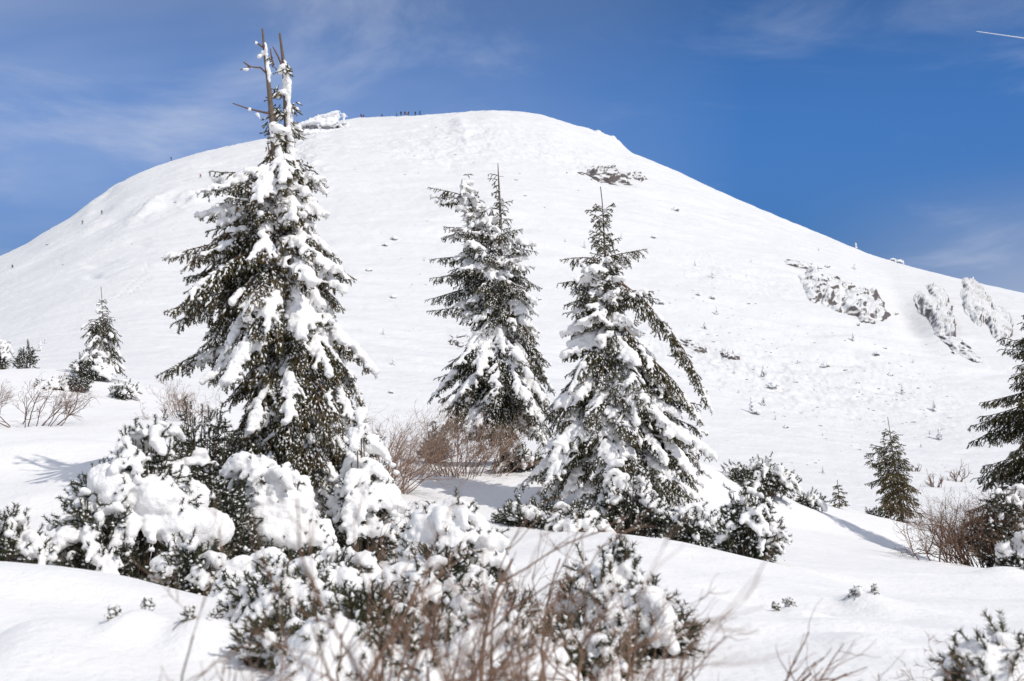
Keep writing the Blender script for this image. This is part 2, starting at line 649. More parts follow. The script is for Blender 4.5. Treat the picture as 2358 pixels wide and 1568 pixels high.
def mount_base(az, r):
    D = np.interp(az, T_AZ, T_D)
    r0 = np.interp(az, T_AZ, T_R0)
    # the fine skyline belongs to the crest only: lower down the slope is smoother
    k = smooth01(r / D, 0.80, 0.985)
    e1 = np.interp(az, T_AZ, T_E1) * k + np.interp(az, T_AZ, T_E1B) * (1 - k) - np.interp(az, T_AZ, T_CORR) * smooth01(r / D, 0.6, 0.95)
    e0 = np.interp(az, T_AZ, T_E0)
    e1 = np.maximum(e1, e0 + 0.004)
    t = (r - r0) / (D - r0)
    s = np.where(t < 1, np.sin(np.clip(t, -0.9, 1) * pi / 2), 1 - 1.1 * (np.maximum(t, 1) - 1) ** 2)
    e = e0 + (e1 - e0) * s
    z = CAM_Z + r * np.tan(np.clip(e, -0.5, 0.6))
    fall = np.maximum(r - D * 1.25, 0)
    return z - fall * 0.15


def blob(vx, vy, cx, cy, rx, ry, ang=0.0):
    c, s = math.cos(ang), math.sin(ang)
    dx, dy = vx - cx, vy - cy
    a = (dx * c + dy * s) / rx
    b = (-dx * s + dy * c) / ry
    return np.exp(-(a * a + b * b))


def mount_z(az, r):
    z = mount_base(az, r)
    x, y = r * np.sin(az), r * np.cos(az)
    vx, vy = to_view(x, np.maximum(y, 5), z)
    far = smooth01(r, 120, 220)
    z = z + far * (fbm(x / 70, y / 90, 0, 3, 5) * 1.6)
    z = z + far * 0.95 * (0.5 + fbm(x / 60, y / 60, 0, 2, 58)) * np.abs(fbm((x + 0.5 * y) / 26, y / 11 + 0.4 * fbm(x / 30, y / 30, 0, 2, 57), 0, 3, 55))
    # wind ripples and crusts, longer across the slope than down it
    w = fbm(x / 9 + 0.4 * y / 9, y / 5.0, 0, 4, 11, 0.55)
    up = 1 - smooth01(vy, 300, 700)
    z = z + far * (0.15 + 0.22 * up) * w
    fine = fbm((x + 0.3 * y) / 3.0, y / 1.6, 0, 3, 23)
    z = z + far * 0.11 * fine
    # rougher zones: ribs and hummocks that show in the photograph
    rid = 1 - np.abs(fbm((x + 0.35 * y) / 6.5, y / 5.0 + 0.3 * fbm(x / 12, y / 12, 0, 2, 71), 0, 5, 31, 0.62))
    rough = (0.9 * blob(vx, vy, 1090, 320, 120, 40, 0.1) + 0.8 * blob(vx, vy, 960, 350, 130, 25, 0.1) + 0.9 * blob(vx, vy, 1330, 365, 110, 35, 0.35)
             + 1.2 * blob(vx, vy, 700, 345, 30, 70, -0.5) + 0.6 * blob(vx, vy, 1690, 650, 170, 40, 0.25)
             + 0.7 * blob(vx, vy, 1600, 810, 170, 45, 0.3) + 0.5 * blob(vx, vy, 1100, 760, 70, 40) + 0.6 * blob(vx, vy, 1780, 870, 150, 60, 0.3) + 0.5 * blob(vx, vy, 2050, 900, 200, 80, 0.3))
    z = z + far * rough * (rid - 0.6) * 1.25
    # snow ribs below the left shoulder, each a rounded bank
    lump = 0.75 + 0.45 * fbm(x / 4.5, y / 5, 0, 3, 41)
    for cx, cy, rx, ry, an, h in ((345, 487, 62, 13, -0.50, 3.6), (440, 468, 48, 15, -0.30, 3.2), (245, 452, 50, 13, -0.72, 3.0), (265, 490, 40, 7, -0.5, 1.2), (228, 520, 34, 8, -0.35, 1.0),
                                  (1380, 318, 60, 8, 0.5, 2.6), (1420, 338, 30, 7, 0.55, 1.8), (1060, 300, 26, 16, 1.0, 1.5)):
        z = z + far * h * lump * blob(vx, vy, cx, cy, rx, ry, an)
    # drift hollows on the left slope
    for cx, cy, rx, ry, h in ((232, 605, 34, 5, -0.9), (215, 640, 16, 8, -1.3), (335, 553, 40, 4, -0.7), (330, 565, 14, 3, -.5)):
        z = z + far * h * blob(vx, vy, cx, cy, rx, ry, -0.1)
    # two lines of old footprints climbing the left slope
    for ax_, ay_, bx_, by_, n_ in ((262, 712, 352, 622, 26), (352, 622, 440, 585, 18), (288, 700, 345, 660, 14)):
        for i_ in range(n_):
            f_ = (i_ + 0.5) / n_
            z = z - far * 0.22 * blob(vx, vy, ax_ + (bx_ - ax_) * f_ + (2.0 if i_ % 2 else -2.0), ay_ + (by_ - ay_) * f_ + 5 * math.sin(f_ * 5), 3.0, 2.0)
    # gully between the right-hand outcrops
    z = z - far * 4.0 * blob(vx, vy, 2085, 715, 34, 75, -0.65)
    return z


AZ_M = np.unique(np.concatenate([np.radians(np.arange(-180, -24, 3.0)), np.radians(np.arange(-24, 24.01, 0.055)), np.radians(np.arange(24, 180.1, 3.0))]))
R_M = np.unique(np.concatenate([np.geomspace(45, 150, 40), np.geomspace(150, 400, 230), np.linspace(400, 640, 210), np.geomspace(640, 2600, 30)]))


def polar_sheet(name, AZ, RR, zf, mat):
    A, RRg = np.meshgrid(AZ, RR, indexing='ij')
    Z = zf(A, RRg)
    X, Y = RRg * np.sin(A), RRg * np.cos(A)
    n, m = len(AZ), len(RR)
    i, j = np.meshgrid(np.arange(n - 1), np.arange(m - 1), indexing='ij')
    q = np.stack([i * m + j, (i + 1) * m + j, (i + 1) * m + j + 1, i * m + j + 1], -1)
    # faces up: azimuth runs clockwise, so reverse
    q = q[..., ::-1]
    mb = MB()
    mb.quads(np.stack([X, Y, Z], -1).reshape(-1, 3), q)
    return mb.build(name, mat), Z


# settle the crest on the skyline, drifts and all
_a = np.radians(np.arange(-24, 24.01, 0.1))
_r = np.linspace(380, 700, 200)
for _ in range(2):
    _A, _R = np.meshgrid(_a, _r, indexing='ij')
    _e = np.arctan2(mount_z(_A, _R) - CAM_Z, _R).max(1)
    _d = _e - np.interp(_a, s_az, s_el)
    T_CORR = T_CORR + soft_table(_a, _d, 0.25)
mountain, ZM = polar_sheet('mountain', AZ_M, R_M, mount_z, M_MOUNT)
tag(mountain, kind='structure')
EL_M = np.arctan2(ZM - CAM_Z, R_M[None])


def mount_hit(vx, vy, sink=0.0):
    """point of the mountain seen at a photo position (nearest crossing)"""
    a, e = azel(vx, vy)
    i = int(np.clip(np.searchsorted(AZ_M, a), 1, len(AZ_M) - 1))
    w = (a - AZ_M[i - 1]) / (AZ_M[i] - AZ_M[i - 1])
    col = EL_M[i - 1] * (1 - w) + EL_M[i] * w
    zc = ZM[i - 1] * (1 - w) + ZM[i] * w
    start = np.searchsorted(R_M, 100)
    ok = np.nonzero(col[start:] >= e)[0]
    k = start + ok[0] if len(ok) else start + int(np.argmax(col[start:]))
    r = R_M[k]
    if len(ok) and k > 0 and col[k] > col[k - 1]:
        t = (e - col[k - 1]) / (col[k] - col[k - 1])
        t = min(max(t, 0), 1)
        r = R_M[k - 1] * (1 - t) + R_M[k] * t
    z = np.interp(r, R_M, zc)
    return np.array([r * math.sin(a), r * math.cos(a), z - sink])


def crest(vx):
    """the point of the skyline above a photo column"""
    a, _ = azel(vx, np.interp(vx, SIL[:, 0], SIL[:, 1]))
    i = int(np.argmin(np.abs(AZ_M - a)))
    lo = np.searchsorted(R_M, 300)
    k = lo + int(np.argmax(EL_M[i, lo:]))
    return np.array([R_M[k] * math.sin(a), R_M[k] * math.cos(a), ZM[i, k]])


# ---------------------------------------------------------------- terrain: near snowfield
CTRL = [(-400, 1568, 8.5), (0, 1568, 8), (400, 1568, 8), (800, 1568, 8), (1200, 1568, 8), (1600, 1568, 8), (2000, 1568, 8), (2357, 1568, 8), (2800, 1568, 8),
        (0, 1420, 10), (400, 1465, 9.4), (-500, 1400, 10),
        (-500, 1290, 12.5), (0, 1298, 12.3), (250, 1325, 12), (520, 1388, 11.5), (0, 1325, 14.3), (300, 1358, 14), (520, 1415, 13), (-500, 1310, 14.5),
        (700, 1400, 12), (900, 1400, 12), (1100, 1370, 12.5), (690, 1300, 18.0), (500, 1270, 17),
        (60, 1195, 18), (250, 1130, 19.5), (60, 1110, 21), (300, 1020, 25), (0, 965, 28), (200, 955, 29), (420, 965, 28), (0, 855, 37), (150, 850, 37), (330, 905, 35), (450, 935, 33),
        (900, 1190, 19), (1000, 1165, 20.5), (1000, 1168, 22.5), (1000, 1085, 26), (1180, 1070, 27), (1000, 1062, 30), (1150, 1060, 30),
        (1400, 1227, 17.5), (1500, 1247, 16.7), (1640, 1277, 16.2), (1300, 1222, 18), (1200, 1270, 15.5), (1100, 1310, 14), (1500, 1400, 12), (1800, 1310, 15.5),
        (1400, 1245, 21), (1640, 1270, 20), (1650, 1095, 25.5), (1700, 1112, 26.5), (1660, 1085, 28), (1760, 1135, 27), (1900, 1175, 29), (2050, 1195, 31), (2130, 1225, 30),
        (1900, 1235, 25), (1790, 1205, 25.5), (2000, 1280, 21.5), (2100, 1295, 21), (2357, 1322, 19.5), (2250, 1335, 26), (2450, 1360, 26), (2130, 1290, 25.5),
        (2000, 1350, 16), (1800, 1420, 12.5), (2357, 1400, 14), (2200, 1480, 10.5),
        (1600, 1175, 40), (1900, 1235, 42), (2250, 1380, 42), (1200, 1130, 42), (800, 1060, 42), (300, 965, 50), (-100, 925, 50)]
P0 = [at(*c) for c in CTRL]
for wx, wy, wz in ((0, 0, 0), (5, 0, 0.05), (-5, 0, 0.15), (0, -8, -0.2), (-12, 2, 0.7), (12, 2, -0.1), (0, 4, 0.18), (-4, 4.5, 0.3), (4, 4.5, 0.2), (-20, 10, 1.4), (20, 10, 0.0), (-24, 25, 2.5), (24, 22, -1.2),
                   (0, -30, 0), (-30, -20, 1), (30, -20, -1), (40, 20, -3), (-40, 20, 2)):
    P0.append(np.array([wx, wy, wz]))
for a in np.radians(np.arange(-75, 76, 7.5)):
    r = 64.0
    P0.append(np.array([r * math.sin(a), r * math.cos(a), float(mount_base(np.array(a), np.array(r))) - 2.2]))
P0 = np.array(P0)


def tps_fit(P, lam=0.02):
    n = len(P)
    d = np.linalg.norm(P[:, None, :2] - P[None, :, :2], axis=-1) + 1e-9
    K = d * d * np.log(d) + 0 * d
    A = np.zeros((n + 3, n + 3))
    A[:n, :n] = K + lam * np.eye(n)
    A[:n, n] = 1
    A[:n, n + 1:] = P[:, :2]
    A[n, :n] = 1
    A[n + 1:, :n] = P[:, :2].T
    b = np.zeros(n + 3)
    b[:n] = P[:, 2]
    return np.linalg.solve(A, b)


TW = tps_fit(P0)
# small mounds of drifted snow: photo position, distance, radius across / along, height
MOUNDS = [(345, 1460, 9.3, 0.24, 0.34, 0.085), (290, 1478, 9.1, 0.22, 0.25, 0.07), (480, 1480, 9.0, 0.30, 0.35, 0.16), (110, 1480, 9.2, 0.5, 0.5, 0.16), (60, 1530, 8.5, 0.4, 0.4, 0.10),
          (1968, 1402, 13.3, 0.17, 0.3, 0.075), (2022, 1402, 13.2, 0.26, 0.5, 0.085), (1835, 1432, 12.2, 0.24, 0.4, 0.085), (1420, 1400, 11.8, 0.8, 0.8, 0.12), (1760, 1490, 10.2, 0.7, 0.5, 0.10),
          (2040, 1520, 9.4, 0.5, 0.4, 0.10), (1560, 1480, 10, 0.5, 0.6, 0.12), (2320, 1345, 18.6, 0.5, 0.5, 0.11), (1950, 1455, 11.2, .5, .3, .07), (130, 1040, 23, 2.2, 1.2, 0.35), (280, 1090, 21, 1.2, 0.9, 0.3)]
SCOOPS = [(2060, 1520, 9.6, 0.40, 0.30, 0.10), (1900, 1470, 10.6, 0.55, 0.35, 0.08), (1700, 1510, 9.8, 0.40, 0.35, 0.08), (1990, 1330, 16.5, 0.8, 0.6, 0.09), (1730, 1370, 13.2, 0.6, 0.5, 0.08), (1640, 1540, 8.9, 0.3, 0.3, 0.07), (2230, 1420, 13.0, 0.8, 0.5, 0.06), (70, 1380, 10.8, 0.8, 0.5, 0.06)]
SPOS = [(at(a, b, c)[:2], ra, rb, h) for a, b, c, ra, rb, h in SCOOPS]
MPOS = [(at(a, b, c)[:2], ra, rb, h) for a, b, c, ra, rb, h in MOUNDS]


def near_z(x, y):
    x, y = np.asarray(x, float), np.asarray(y, float)
    shp = np.broadcast(x, y).shape
    X = np.broadcast_to(x, shp).ravel()
    Y = np.broadcast_to(y, shp).ravel()
    Z = np.empty(len(X))
    for s in range(0, len(X), 20000):
        xs, ys = X[s:s + 20000], Y[s:s + 20000]
        d = np.hypot(xs[:, None] - P0[None, :, 0], ys[:, None] - P0[None, :, 1]) + 1e-9
        Z[s:s + 20000] = (d * d * np.log(d)) @ TW[:len(P0)] + TW[len(P0)] + TW[len(P0) + 1] * xs + TW[len(P0) + 2] * ys
    Z += 0.045 * fbm(X / 2.3 + 0.3 * Y / 2.3, Y / 1.5, 0, 3, 3) + 0.010 * fbm(X / 0.5, Y / 0.35, 0, 3, 9)
    for (c, ra, rb, h) in MPOS:
        dx, dy = X - c[0], Y - c[1]
        lee = 1 + 0.5 * np.tanh(dx / ra)               # steep on the windward side, a long tail to lee
        Z += h * np.exp(-((dx / (ra * lee)) ** 2 + (dy / rb) ** 2))
    for (c, ra, rb, h) in SPOS:
        dx, dy = (X - c[0]) / ra + 0.35 * (Y - c[1]) / rb, (Y - c[1]) / rb
        # wind scoop: a sharp lip on the left, easing out to the right
        Z -= h * np.exp(-(dx ** 2 + dy ** 2)) * (0.5 + 0.5 * np.tanh((dx + 0.35) * 5))
    return Z.reshape(shp)


AZ_N = np.unique(np.concatenate([np.radians(np.arange(-180, -24, 3.0)), np.radians(np.arange(-24, 24.01, 0.11)), np.radians(np.arange(24, 180.1, 3.0))]))
R_N = np.concatenate([[0.05, 1, 2, 3, 4, 5], np.geomspace(6, 20, 150), np.linspace(20.1, 40, 130), np.geomspace(40.5, 64, 25)])
field, ZN = polar_sheet('snow_field', AZ_N, R_N, lambda a, r: near_z(r * np.sin(a), r * np.cos(a)), M_FIELD)
tag(field, kind='structure')


def ground(vx, d, sink=0.0):
    p = at(vx, 1100, d)
    return np.array([p[0], p[1], float(near_z(p[0], p[1])) - sink])


# ---------------------------------------------------------------- vegetation builders
def brush(mb, p0, p1, rng, nlen, nwid, pitch, tint, stem_r, lean=0.75, mat=0):
    """needles round many straight twig pieces p0-p1, with a thin stem inside"""
    d = p1 - p0
    ln = np.linalg.norm(d, axis=1)
    ax = d / np.maximum(ln, 1e-6)[:, None]
    ref = np.where(np.abs(ax[:, 2:3]) < 0.9, np.array([[0, 0, 1.0]]), np.array([[1.0, 0, 0]]))
    s = unit(np.cross(ax, ref))
    u = np.cross(s, ax)
    # stems: three-sided
    k = 3
    ang = np.arange(k) * 2 * pi / k
    off = (s[:, None] * np.cos(ang)[None, :, None] + u[:, None] * np.sin(ang)[None, :, None]) * stem_r
    v = np.concatenate([p0[:, None] + off, p1[:, None] + off * 0.8], 1)
    base = (np.arange(len(p0)) * 6)[:, None, None]
    q = np.array([[0, 1, 4, 3], [1, 2, 5, 4], [2, 0, 3, 5]])[None] + base
    mb.quads(v.reshape(-1, 3), q, mat, np.repeat(np.clip(tint + 0.15, 0, 1), 6))
    cnt = np.maximum(2, np.round(ln / pitch)).astype(int)
    idx = np.repeat(np.arange(len(p0)), cnt)
    n = len(idx)
    t = rng.uniform(0, 1, n)[:, None]
    ro = rng.uniform(0, 2 * pi, n)[:, None]
    rad = s[idx] * np.cos(ro) + u[idx] * np.sin(ro)
    dr = unit(ax[idx] * lean + rad + rng.normal(0, 0.15, (n, 3)))
    b = p0[idx] + d[idx] * t
    side = unit(np.cross(dr, rng.normal(0, 1, (n, 3)))) * (nwid * 0.5)
    L = nlen * rng.uniform(0.7, 1.25, (n, 1))
    vv = np.stack([b - side, b + side, b + dr * L], 1)
    mb.add(vv.reshape(-1, 3), np.arange(n * 3).reshape(-1, 3), mat, np.repeat(np.clip(tint[idx] + rng.normal(0, 0.08, n), 0, 1), 3))


def rimed(mb, p0, p1, rng, r):
    """thin snow lying along the upper side of single twigs"""
    if len(p0) == 0:
        return
    ln = np.linalg.norm(p1 - p0, axis=1, keepdims=True)
    ax = (p1 - p0) / np.maximum(ln, 1e-6)
    t0 = rng.uniform(0.0, 0.2, (len(p0), 1))
    t1 = rng.uniform(0.75, 1.05, (len(p0), 1))
    rr = r * rng.uniform(0.6, 1.4, (len(p0), 1))
    a, b = p0 + (p1 - p0) * t0, p0 + (p1 - p0) * t1
    up = np.array([0, 0, 1.0]) - ax * ax[:, 2:3]
    up = unit(up + rng.normal(0, 0.25, up.shape))
    sd = np.cross(ax, up)
    m = (a + b) / 2
    off = up * rr * 0.7
    v = np.stack([a + off * .6, m + off + up * rr * .8, m + off + sd * rr * 1.15, m + off * .3 - up * rr * .3, m + off - sd * rr * 1.15, b + off * .6], 1)
    f = np.array([[0, 2, 1], [0, 3, 2], [0, 4, 3], [0, 1, 4], [5, 1, 2], [5, 2, 3], [5, 3, 4], [5, 4, 1]])
    mb.add(v.reshape(-1, 3), (f[None] + (np.arange(len(p0)) * 6)[:, None, None]).reshape(-1, 3))


def side_twigs(O, D, up_pts, Ln, rng, nseg, droop):
    """curved twigs: start, direction, length -> piece ends (N, nseg+1, 3)"""
    P = [O]
    d = D.copy()
    for k in range(nseg):
        P.append(P[-1] + unit(d) * (Ln / nseg)[:, None])
        d = unit(d) + np.stack([np.zeros(len(Ln)), np.zeros(len(Ln)), -droop], 1)
    return np.stack(P, 1)


def spruce(name, base, H, prof, label, seed, nb=150, load=0.6, bias=0.3, twig_pitch=0.06, detail=1.0, voxel=0.018, lean=None, top_bare=0.5,
           dust=0.3, snow_r=1.0, tint0=0.25, droop=1.0, leaders=None, extra=(), zmin=0.12, trunk_r=None, group=None, load_f=None, stub=0.0, lmin=0.0, bury=0.25, hangf=0.5, thr=0.5, nsize=1.0):
    """prof: list of (height, left reach, right reach) in metres round the trunk axis; lean: trunk axis x offset by height"""
    rng = np.random.default_rng(seed)
    prof = np.array(prof, float)
    root = thing(name, base, label, 'tree', group)
    axx = (lambda h: np.interp(h, lean[:, 0], lean[:, 1])) if lean is not None else (lambda h: 0 * h)
    trunk_r = trunk_r or H * 0.016
    # trunk(s)
    hmax = prof[-1, 0]
    mt = MB()
    hs = np.linspace(-bury, H, 26)
    if leaders is None:
        tp = np.stack([axx(hs) + 0.012 * fbm(hs * 2, 0.3, seed, 2), 0.012 * fbm(hs * 2, 7.3, seed, 2), hs], 1)
        tube(mt, tp, np.maximum(trunk_r * (1 - np.clip(hs, 0, H) / H) ** 0.9, 0.008), 7, 0)
        mt.build('trunk', [BARK], root)
    else:
        for i, ld in enumerate(leaders):
            m1 = MB()
            ld = np.array(ld, float)
            tube(m1, ld[:, :3], ld[:, 3], 7, 0)
            m1.build('trunk', [BARK], root)
    # branches
    wood, need, heavy, light = MB(), MB(), MB(), MB()
    BR = []
    hts = zmin + (hmax - zmin) * (1 - np.linspace(0, 1, nb) ** 0.92)
    phi0 = rng.uniform(0, 6.28)
    for i, ht in enumerate(hts):
        ht = ht + rng.normal(0, 0.05)
        phi = phi0 + i * 2.39996 + rng.normal(0, 0.35)
        wl, wr = np.interp(ht, prof[:, 0], prof[:, 1]), np.interp(ht, prof[:, 0], prof[:, 2])
        c = math.cos(phi)
        w = (wl + wr) / 2 * 0.9 * (1 - abs(c)) + (wr if c > 0 else wl) * abs(c)
        w *= rng.uniform(0.58, 1.10)
        q = 1 - np.clip(ht / H, 0, 1)
        a0 = R(rng.normal(48 - 75 * min(1, q * 1.6), 8)) - 0.10 * droop
        a1 = R(rng.normal(34 - 85 * min(1, q * 1.7) * droop, 10))
        BR.append((ht, phi, w, a0, a1, None))
    for e in extra:
        BR.append(e)
    LO, LD, LL, LB, LT = [], [], [], [], []
    seg0, seg1, segb, segk = [], [], [], []
    for bi, (ht, phi, w, a0, a1, opt) in enumerate(BR):
        n = 9
        w = max(w, 0.06)
        ss = np.linspace(0, 1, n)
        ang = a0 + (a1 - a0) * ss ** 0.9 + np.where(ss > 0.8, (ss - 0.8) * 1.2, 0)
        ph = phi + np.cumsum(rng.normal(0, 0.05, n))
        step = np.stack([np.cos(ang) * np.cos(ph), np.cos(ang) * np.sin(ph), np.sin(ang)], 1)
        reach = np.cos(ang[:-1]).sum()
        ln = w / max(reach, 0.4 * n)
        pts = np.vstack([[0, 0, 0], np.cumsum(step[:-1] * ln, 0)])
        za = ht - pts[-1, 2]
        za = min(max(za, 0.15), H * 0.985)
        if leaders is not None:
            ld = np.array(leaders[bi % len(leaders)], float)
            o_ = np.array([np.interp(za, ld[:, 2], ld[:, 0]), np.interp(za, ld[:, 2], ld[:, 1]), za])
        else:
            o_ = np.array([axx(za), 0, za])
        pts = pts + o_
        Lb = ln * (n - 1)
        # keep the lowest tips out of the ground
        pts[:, 2] = np.maximum(pts[:, 2], 0.03 + 0.12 * rng.uniform())
        tube(wood, pts, np.linspace(0.005 + 0.007 * Lb, 0.0035, n), 4, 0, rng.uniform(0.1, 0.4), cap=False)
        bl = load * rng.uniform(0.35, 1.4) + bias * math.cos(phi) + 0.12 * math.sin(-phi)
        if load_f is not None:
            bl *= load_f(ht, phi)
        if opt is not None and 'load' in opt:
            bl = opt['load']
        fr0 = 0.12 if opt is None else opt.get('from', 0.12)
        bt = np.clip(tint0 + rng.normal(0, 0.14), 0, 1)
        # laterals
        m = max(4, int(Lb * (1 - fr0) / (twig_pitch)))
        sl = fr0 + (1 - fr0) * (np.arange(m) + rng.uniform(0, 1, m)) / m
        fi = sl * (n - 1)
        i0 = np.clip(fi.astype(int), 0, n - 2)
        fr = fi - i0
        O = pts[i0] * (1 - fr)[:, None] + pts[i0 + 1] * fr[:, None]
        T = unit(pts[i0 + 1] - pts[i0])
        S = unit(np.cross(T, np.array([0, 0, 1.0])))
        sg = np.where(np.arange(m) % 2 == 0, 1.0, -1.0)
        hang = rng.uniform(0.05, 0.75, m) * droop
        D = unit(T * rng.uniform(0.5, 0.9, m)[:, None] + S * (sg * rng.uniform(0.55, 1.0, m))[:, None] + np.stack([0 * hang, 0 * hang, -hang], 1))
        lb = (np.minimum(0.42 * (1 - sl) * Lb + 0.07, 0.5)) * rng.uniform(0.6, 1.15, m) + lmin
        LO.append(O); LD.append(D); LL.append(lb); LB.append(np.full(m, bl)); LT.append(np.full(m, bt))
        # the branch itself carries needles on its outer part
        k0 = 3 if (opt is None) else int(fr0 * n)
        for k in range(k0, n - 1):
            seg0.append(pts[k]); seg1.append(pts[k + 1]); segb.append(bl); segk.append(bt)
    wood.build('branches', [TWIG], root)
    O, D, Ln, B, T = map(np.concatenate, (LO, LD, LL, LB, LT))
    P = side_twigs(O, D, None, Ln, rng, 3, rng.uniform(0.15, 0.55, len(Ln)) * droop)
    A0, A1, AB, AT = [np.array(seg0).reshape(-1, 3)], [np.array(seg1).reshape(-1, 3)], [np.array(segb)], [np.array(segk)]
    AO = [np.zeros(len(seg0))]
    for k in range(3):
        A0.append(P[:, k]); A1.append(P[:, k + 1]); AB.append(B); AO.append(np.full(len(B), 1.0 + k)); AT.append(np.clip(T + rng.normal(0, .07, len(T)), 0, 1))
    # second order
    long = Ln > 0.13 / detail ** .5
    Lg, Pg, Bg, Tg = Ln[long], P[long], B[long], T[long]
    cnt = np.maximum(3, (Lg / (0.036 / detail))).astype(int)
    idx = np.repeat(np.arange(len(Lg)), cnt)
    if len(idx):
        t = rng.uniform(0.1, 0.95, len(idx))
        ks = np.minimum((t * 3).astype(int), 2)
        fr = t * 3 - ks
        o2 = Pg[idx, ks] * (1 - fr)[:, None] + Pg[idx, ks + 1] * fr[:, None]
        ax = unit(Pg[idx, ks + 1] - Pg[idx, ks])
        sd_ = unit(np.cross(ax, np.array([0, 0, 1.0]))) * np.where(rng.uniform(0, 1, len(idx)) < 0.5, 1, -1)[:, None]
        d2 = unit(ax * 0.75 + sd_ * rng.uniform(0.4, 1.0, (len(idx), 1)) + np.array([0, 0, -1.0]) * np.where(rng.uniform(0, 1, (len(idx), 1)) < hangf, rng.uniform(0.9, 2.6, (len(idx), 1)), rng.uniform(0.0, 0.6, (len(idx), 1))) * droop)
        l2 = np.minimum(0.15, (1 - t) * Lg[idx] * 0.6 + 0.055) * rng.uniform(0.7, 1.3, len(idx))
        P2 = side_twigs(o2, d2, None, l2, rng, 2, rng.uniform(0.1, 0.6, len(idx)) * droop)
        for k in range(2):
            A0.append(P2[:, k]); A1.append(P2[:, k + 1]); AB.append(Bg[idx]); AO.append(np.full(len(idx), 5.0)); AT.append(np.clip(Tg[idx] + rng.normal(0, .08, len(idx)), 0, 1))
    A0, A1, AB, AT, AO = map(np.concatenate, (A0, A1, AB, AT, AO))
    brush(need, A0, A1, rng, 0.024 * nsize, 0.0088 * nsize, 0.0054 / detail ** 0.5, AT, 0.006)
    need.build('needles', [NEEDLE], root, smooth=False)
    # snow: lodged on whatever is fairly level, in clumps
    mid = (A0 + A1) / 2
    ax = unit(A1 - A0)
    nz = fbm(mid[:, 0] * 1.7, mid[:, 1] * 1.7, mid[:, 2] * 2.0 + seed, 2, seed) * 0.38 + fbm(mid[:, 0] * 5, mid[:, 1] * 5, mid[:, 2] * 5, 2, seed + 3) * 0.30
    lam = AB + nz
    flat = 1 - smooth01(np.abs(ax[:, 2]), np.where(AO < 4, 0.85, 0.70), np.where(AO < 4, 1.0, 0.92))
    lam = lam * flat
    keep = (lam > thr) & (AO < 4)
    fine = (lam > thr - 0.03) & (AO > 4)
    # pads lie along boughs and side twigs and thin out towards the tips
    lk = np.clip((lam[keep] - thr) / 0.7, 0, 1)
    tp = np.where(AO[keep] < 1, 1.15, 1.12 - 0.17 * AO[keep])
    rr = (0.019 + 0.028 * lk) * snow_r * tp * rng.uniform(0.8, 1.2, len(lk))
    for t_, f_ in ((0.05, 1.0), (0.38, 1.0), (0.72, 0.92)):
        c = A0[keep] * (1 - t_) + A1[keep] * t_
        c[:, 2] += rr * 0.42
        balls(heavy, c, rr * f_, (1.35, 1.35, 0.68), 1)
    lk = np.clip((lam[fine] - thr + 0.03) / 0.7, 0, 1)
    rr = (0.0155 + 0.015 * lk) * snow_r
    c = A0[fine] * 0.6 + A1[fine] * 0.4
    c[:, 2] += rr * 0.5
    balls(heavy, c, rr, (1.3, 1.3, 0.75), 1)
    keep = keep | fine
    dk = (~keep) & (rng.uniform(0, 1, len(lam)) < dust * np.clip(0.55 + lam, 0.15, 1.3))
    rimed(light, A0[dk], A1[dk], rng, 0.0105 * nsize)
    if heavy.n:
        melt(heavy, 'snow_cover', M_CLUMP, voxel, 2, root, None, light)
    elif light.n:
        light.build('snow_cover', [M_CLUMP], root)
    return root


def prof_px(base, d, ax_fn, rows):
    """silhouette rows (photo y, left x, right x) -> (height, left reach, right reach) in metres"""
    out = []
    for vy, xl, xr in rows:
        pl, pr = at(xl, vy, d), at(xr, vy, d)
        h = pl[2] - base[2]
        a = base[0] + ax_fn(h)
        out.append((h, max(0.05, a - pl[0]), max(0.05, pr[0] - a)))
    return sorted(out)


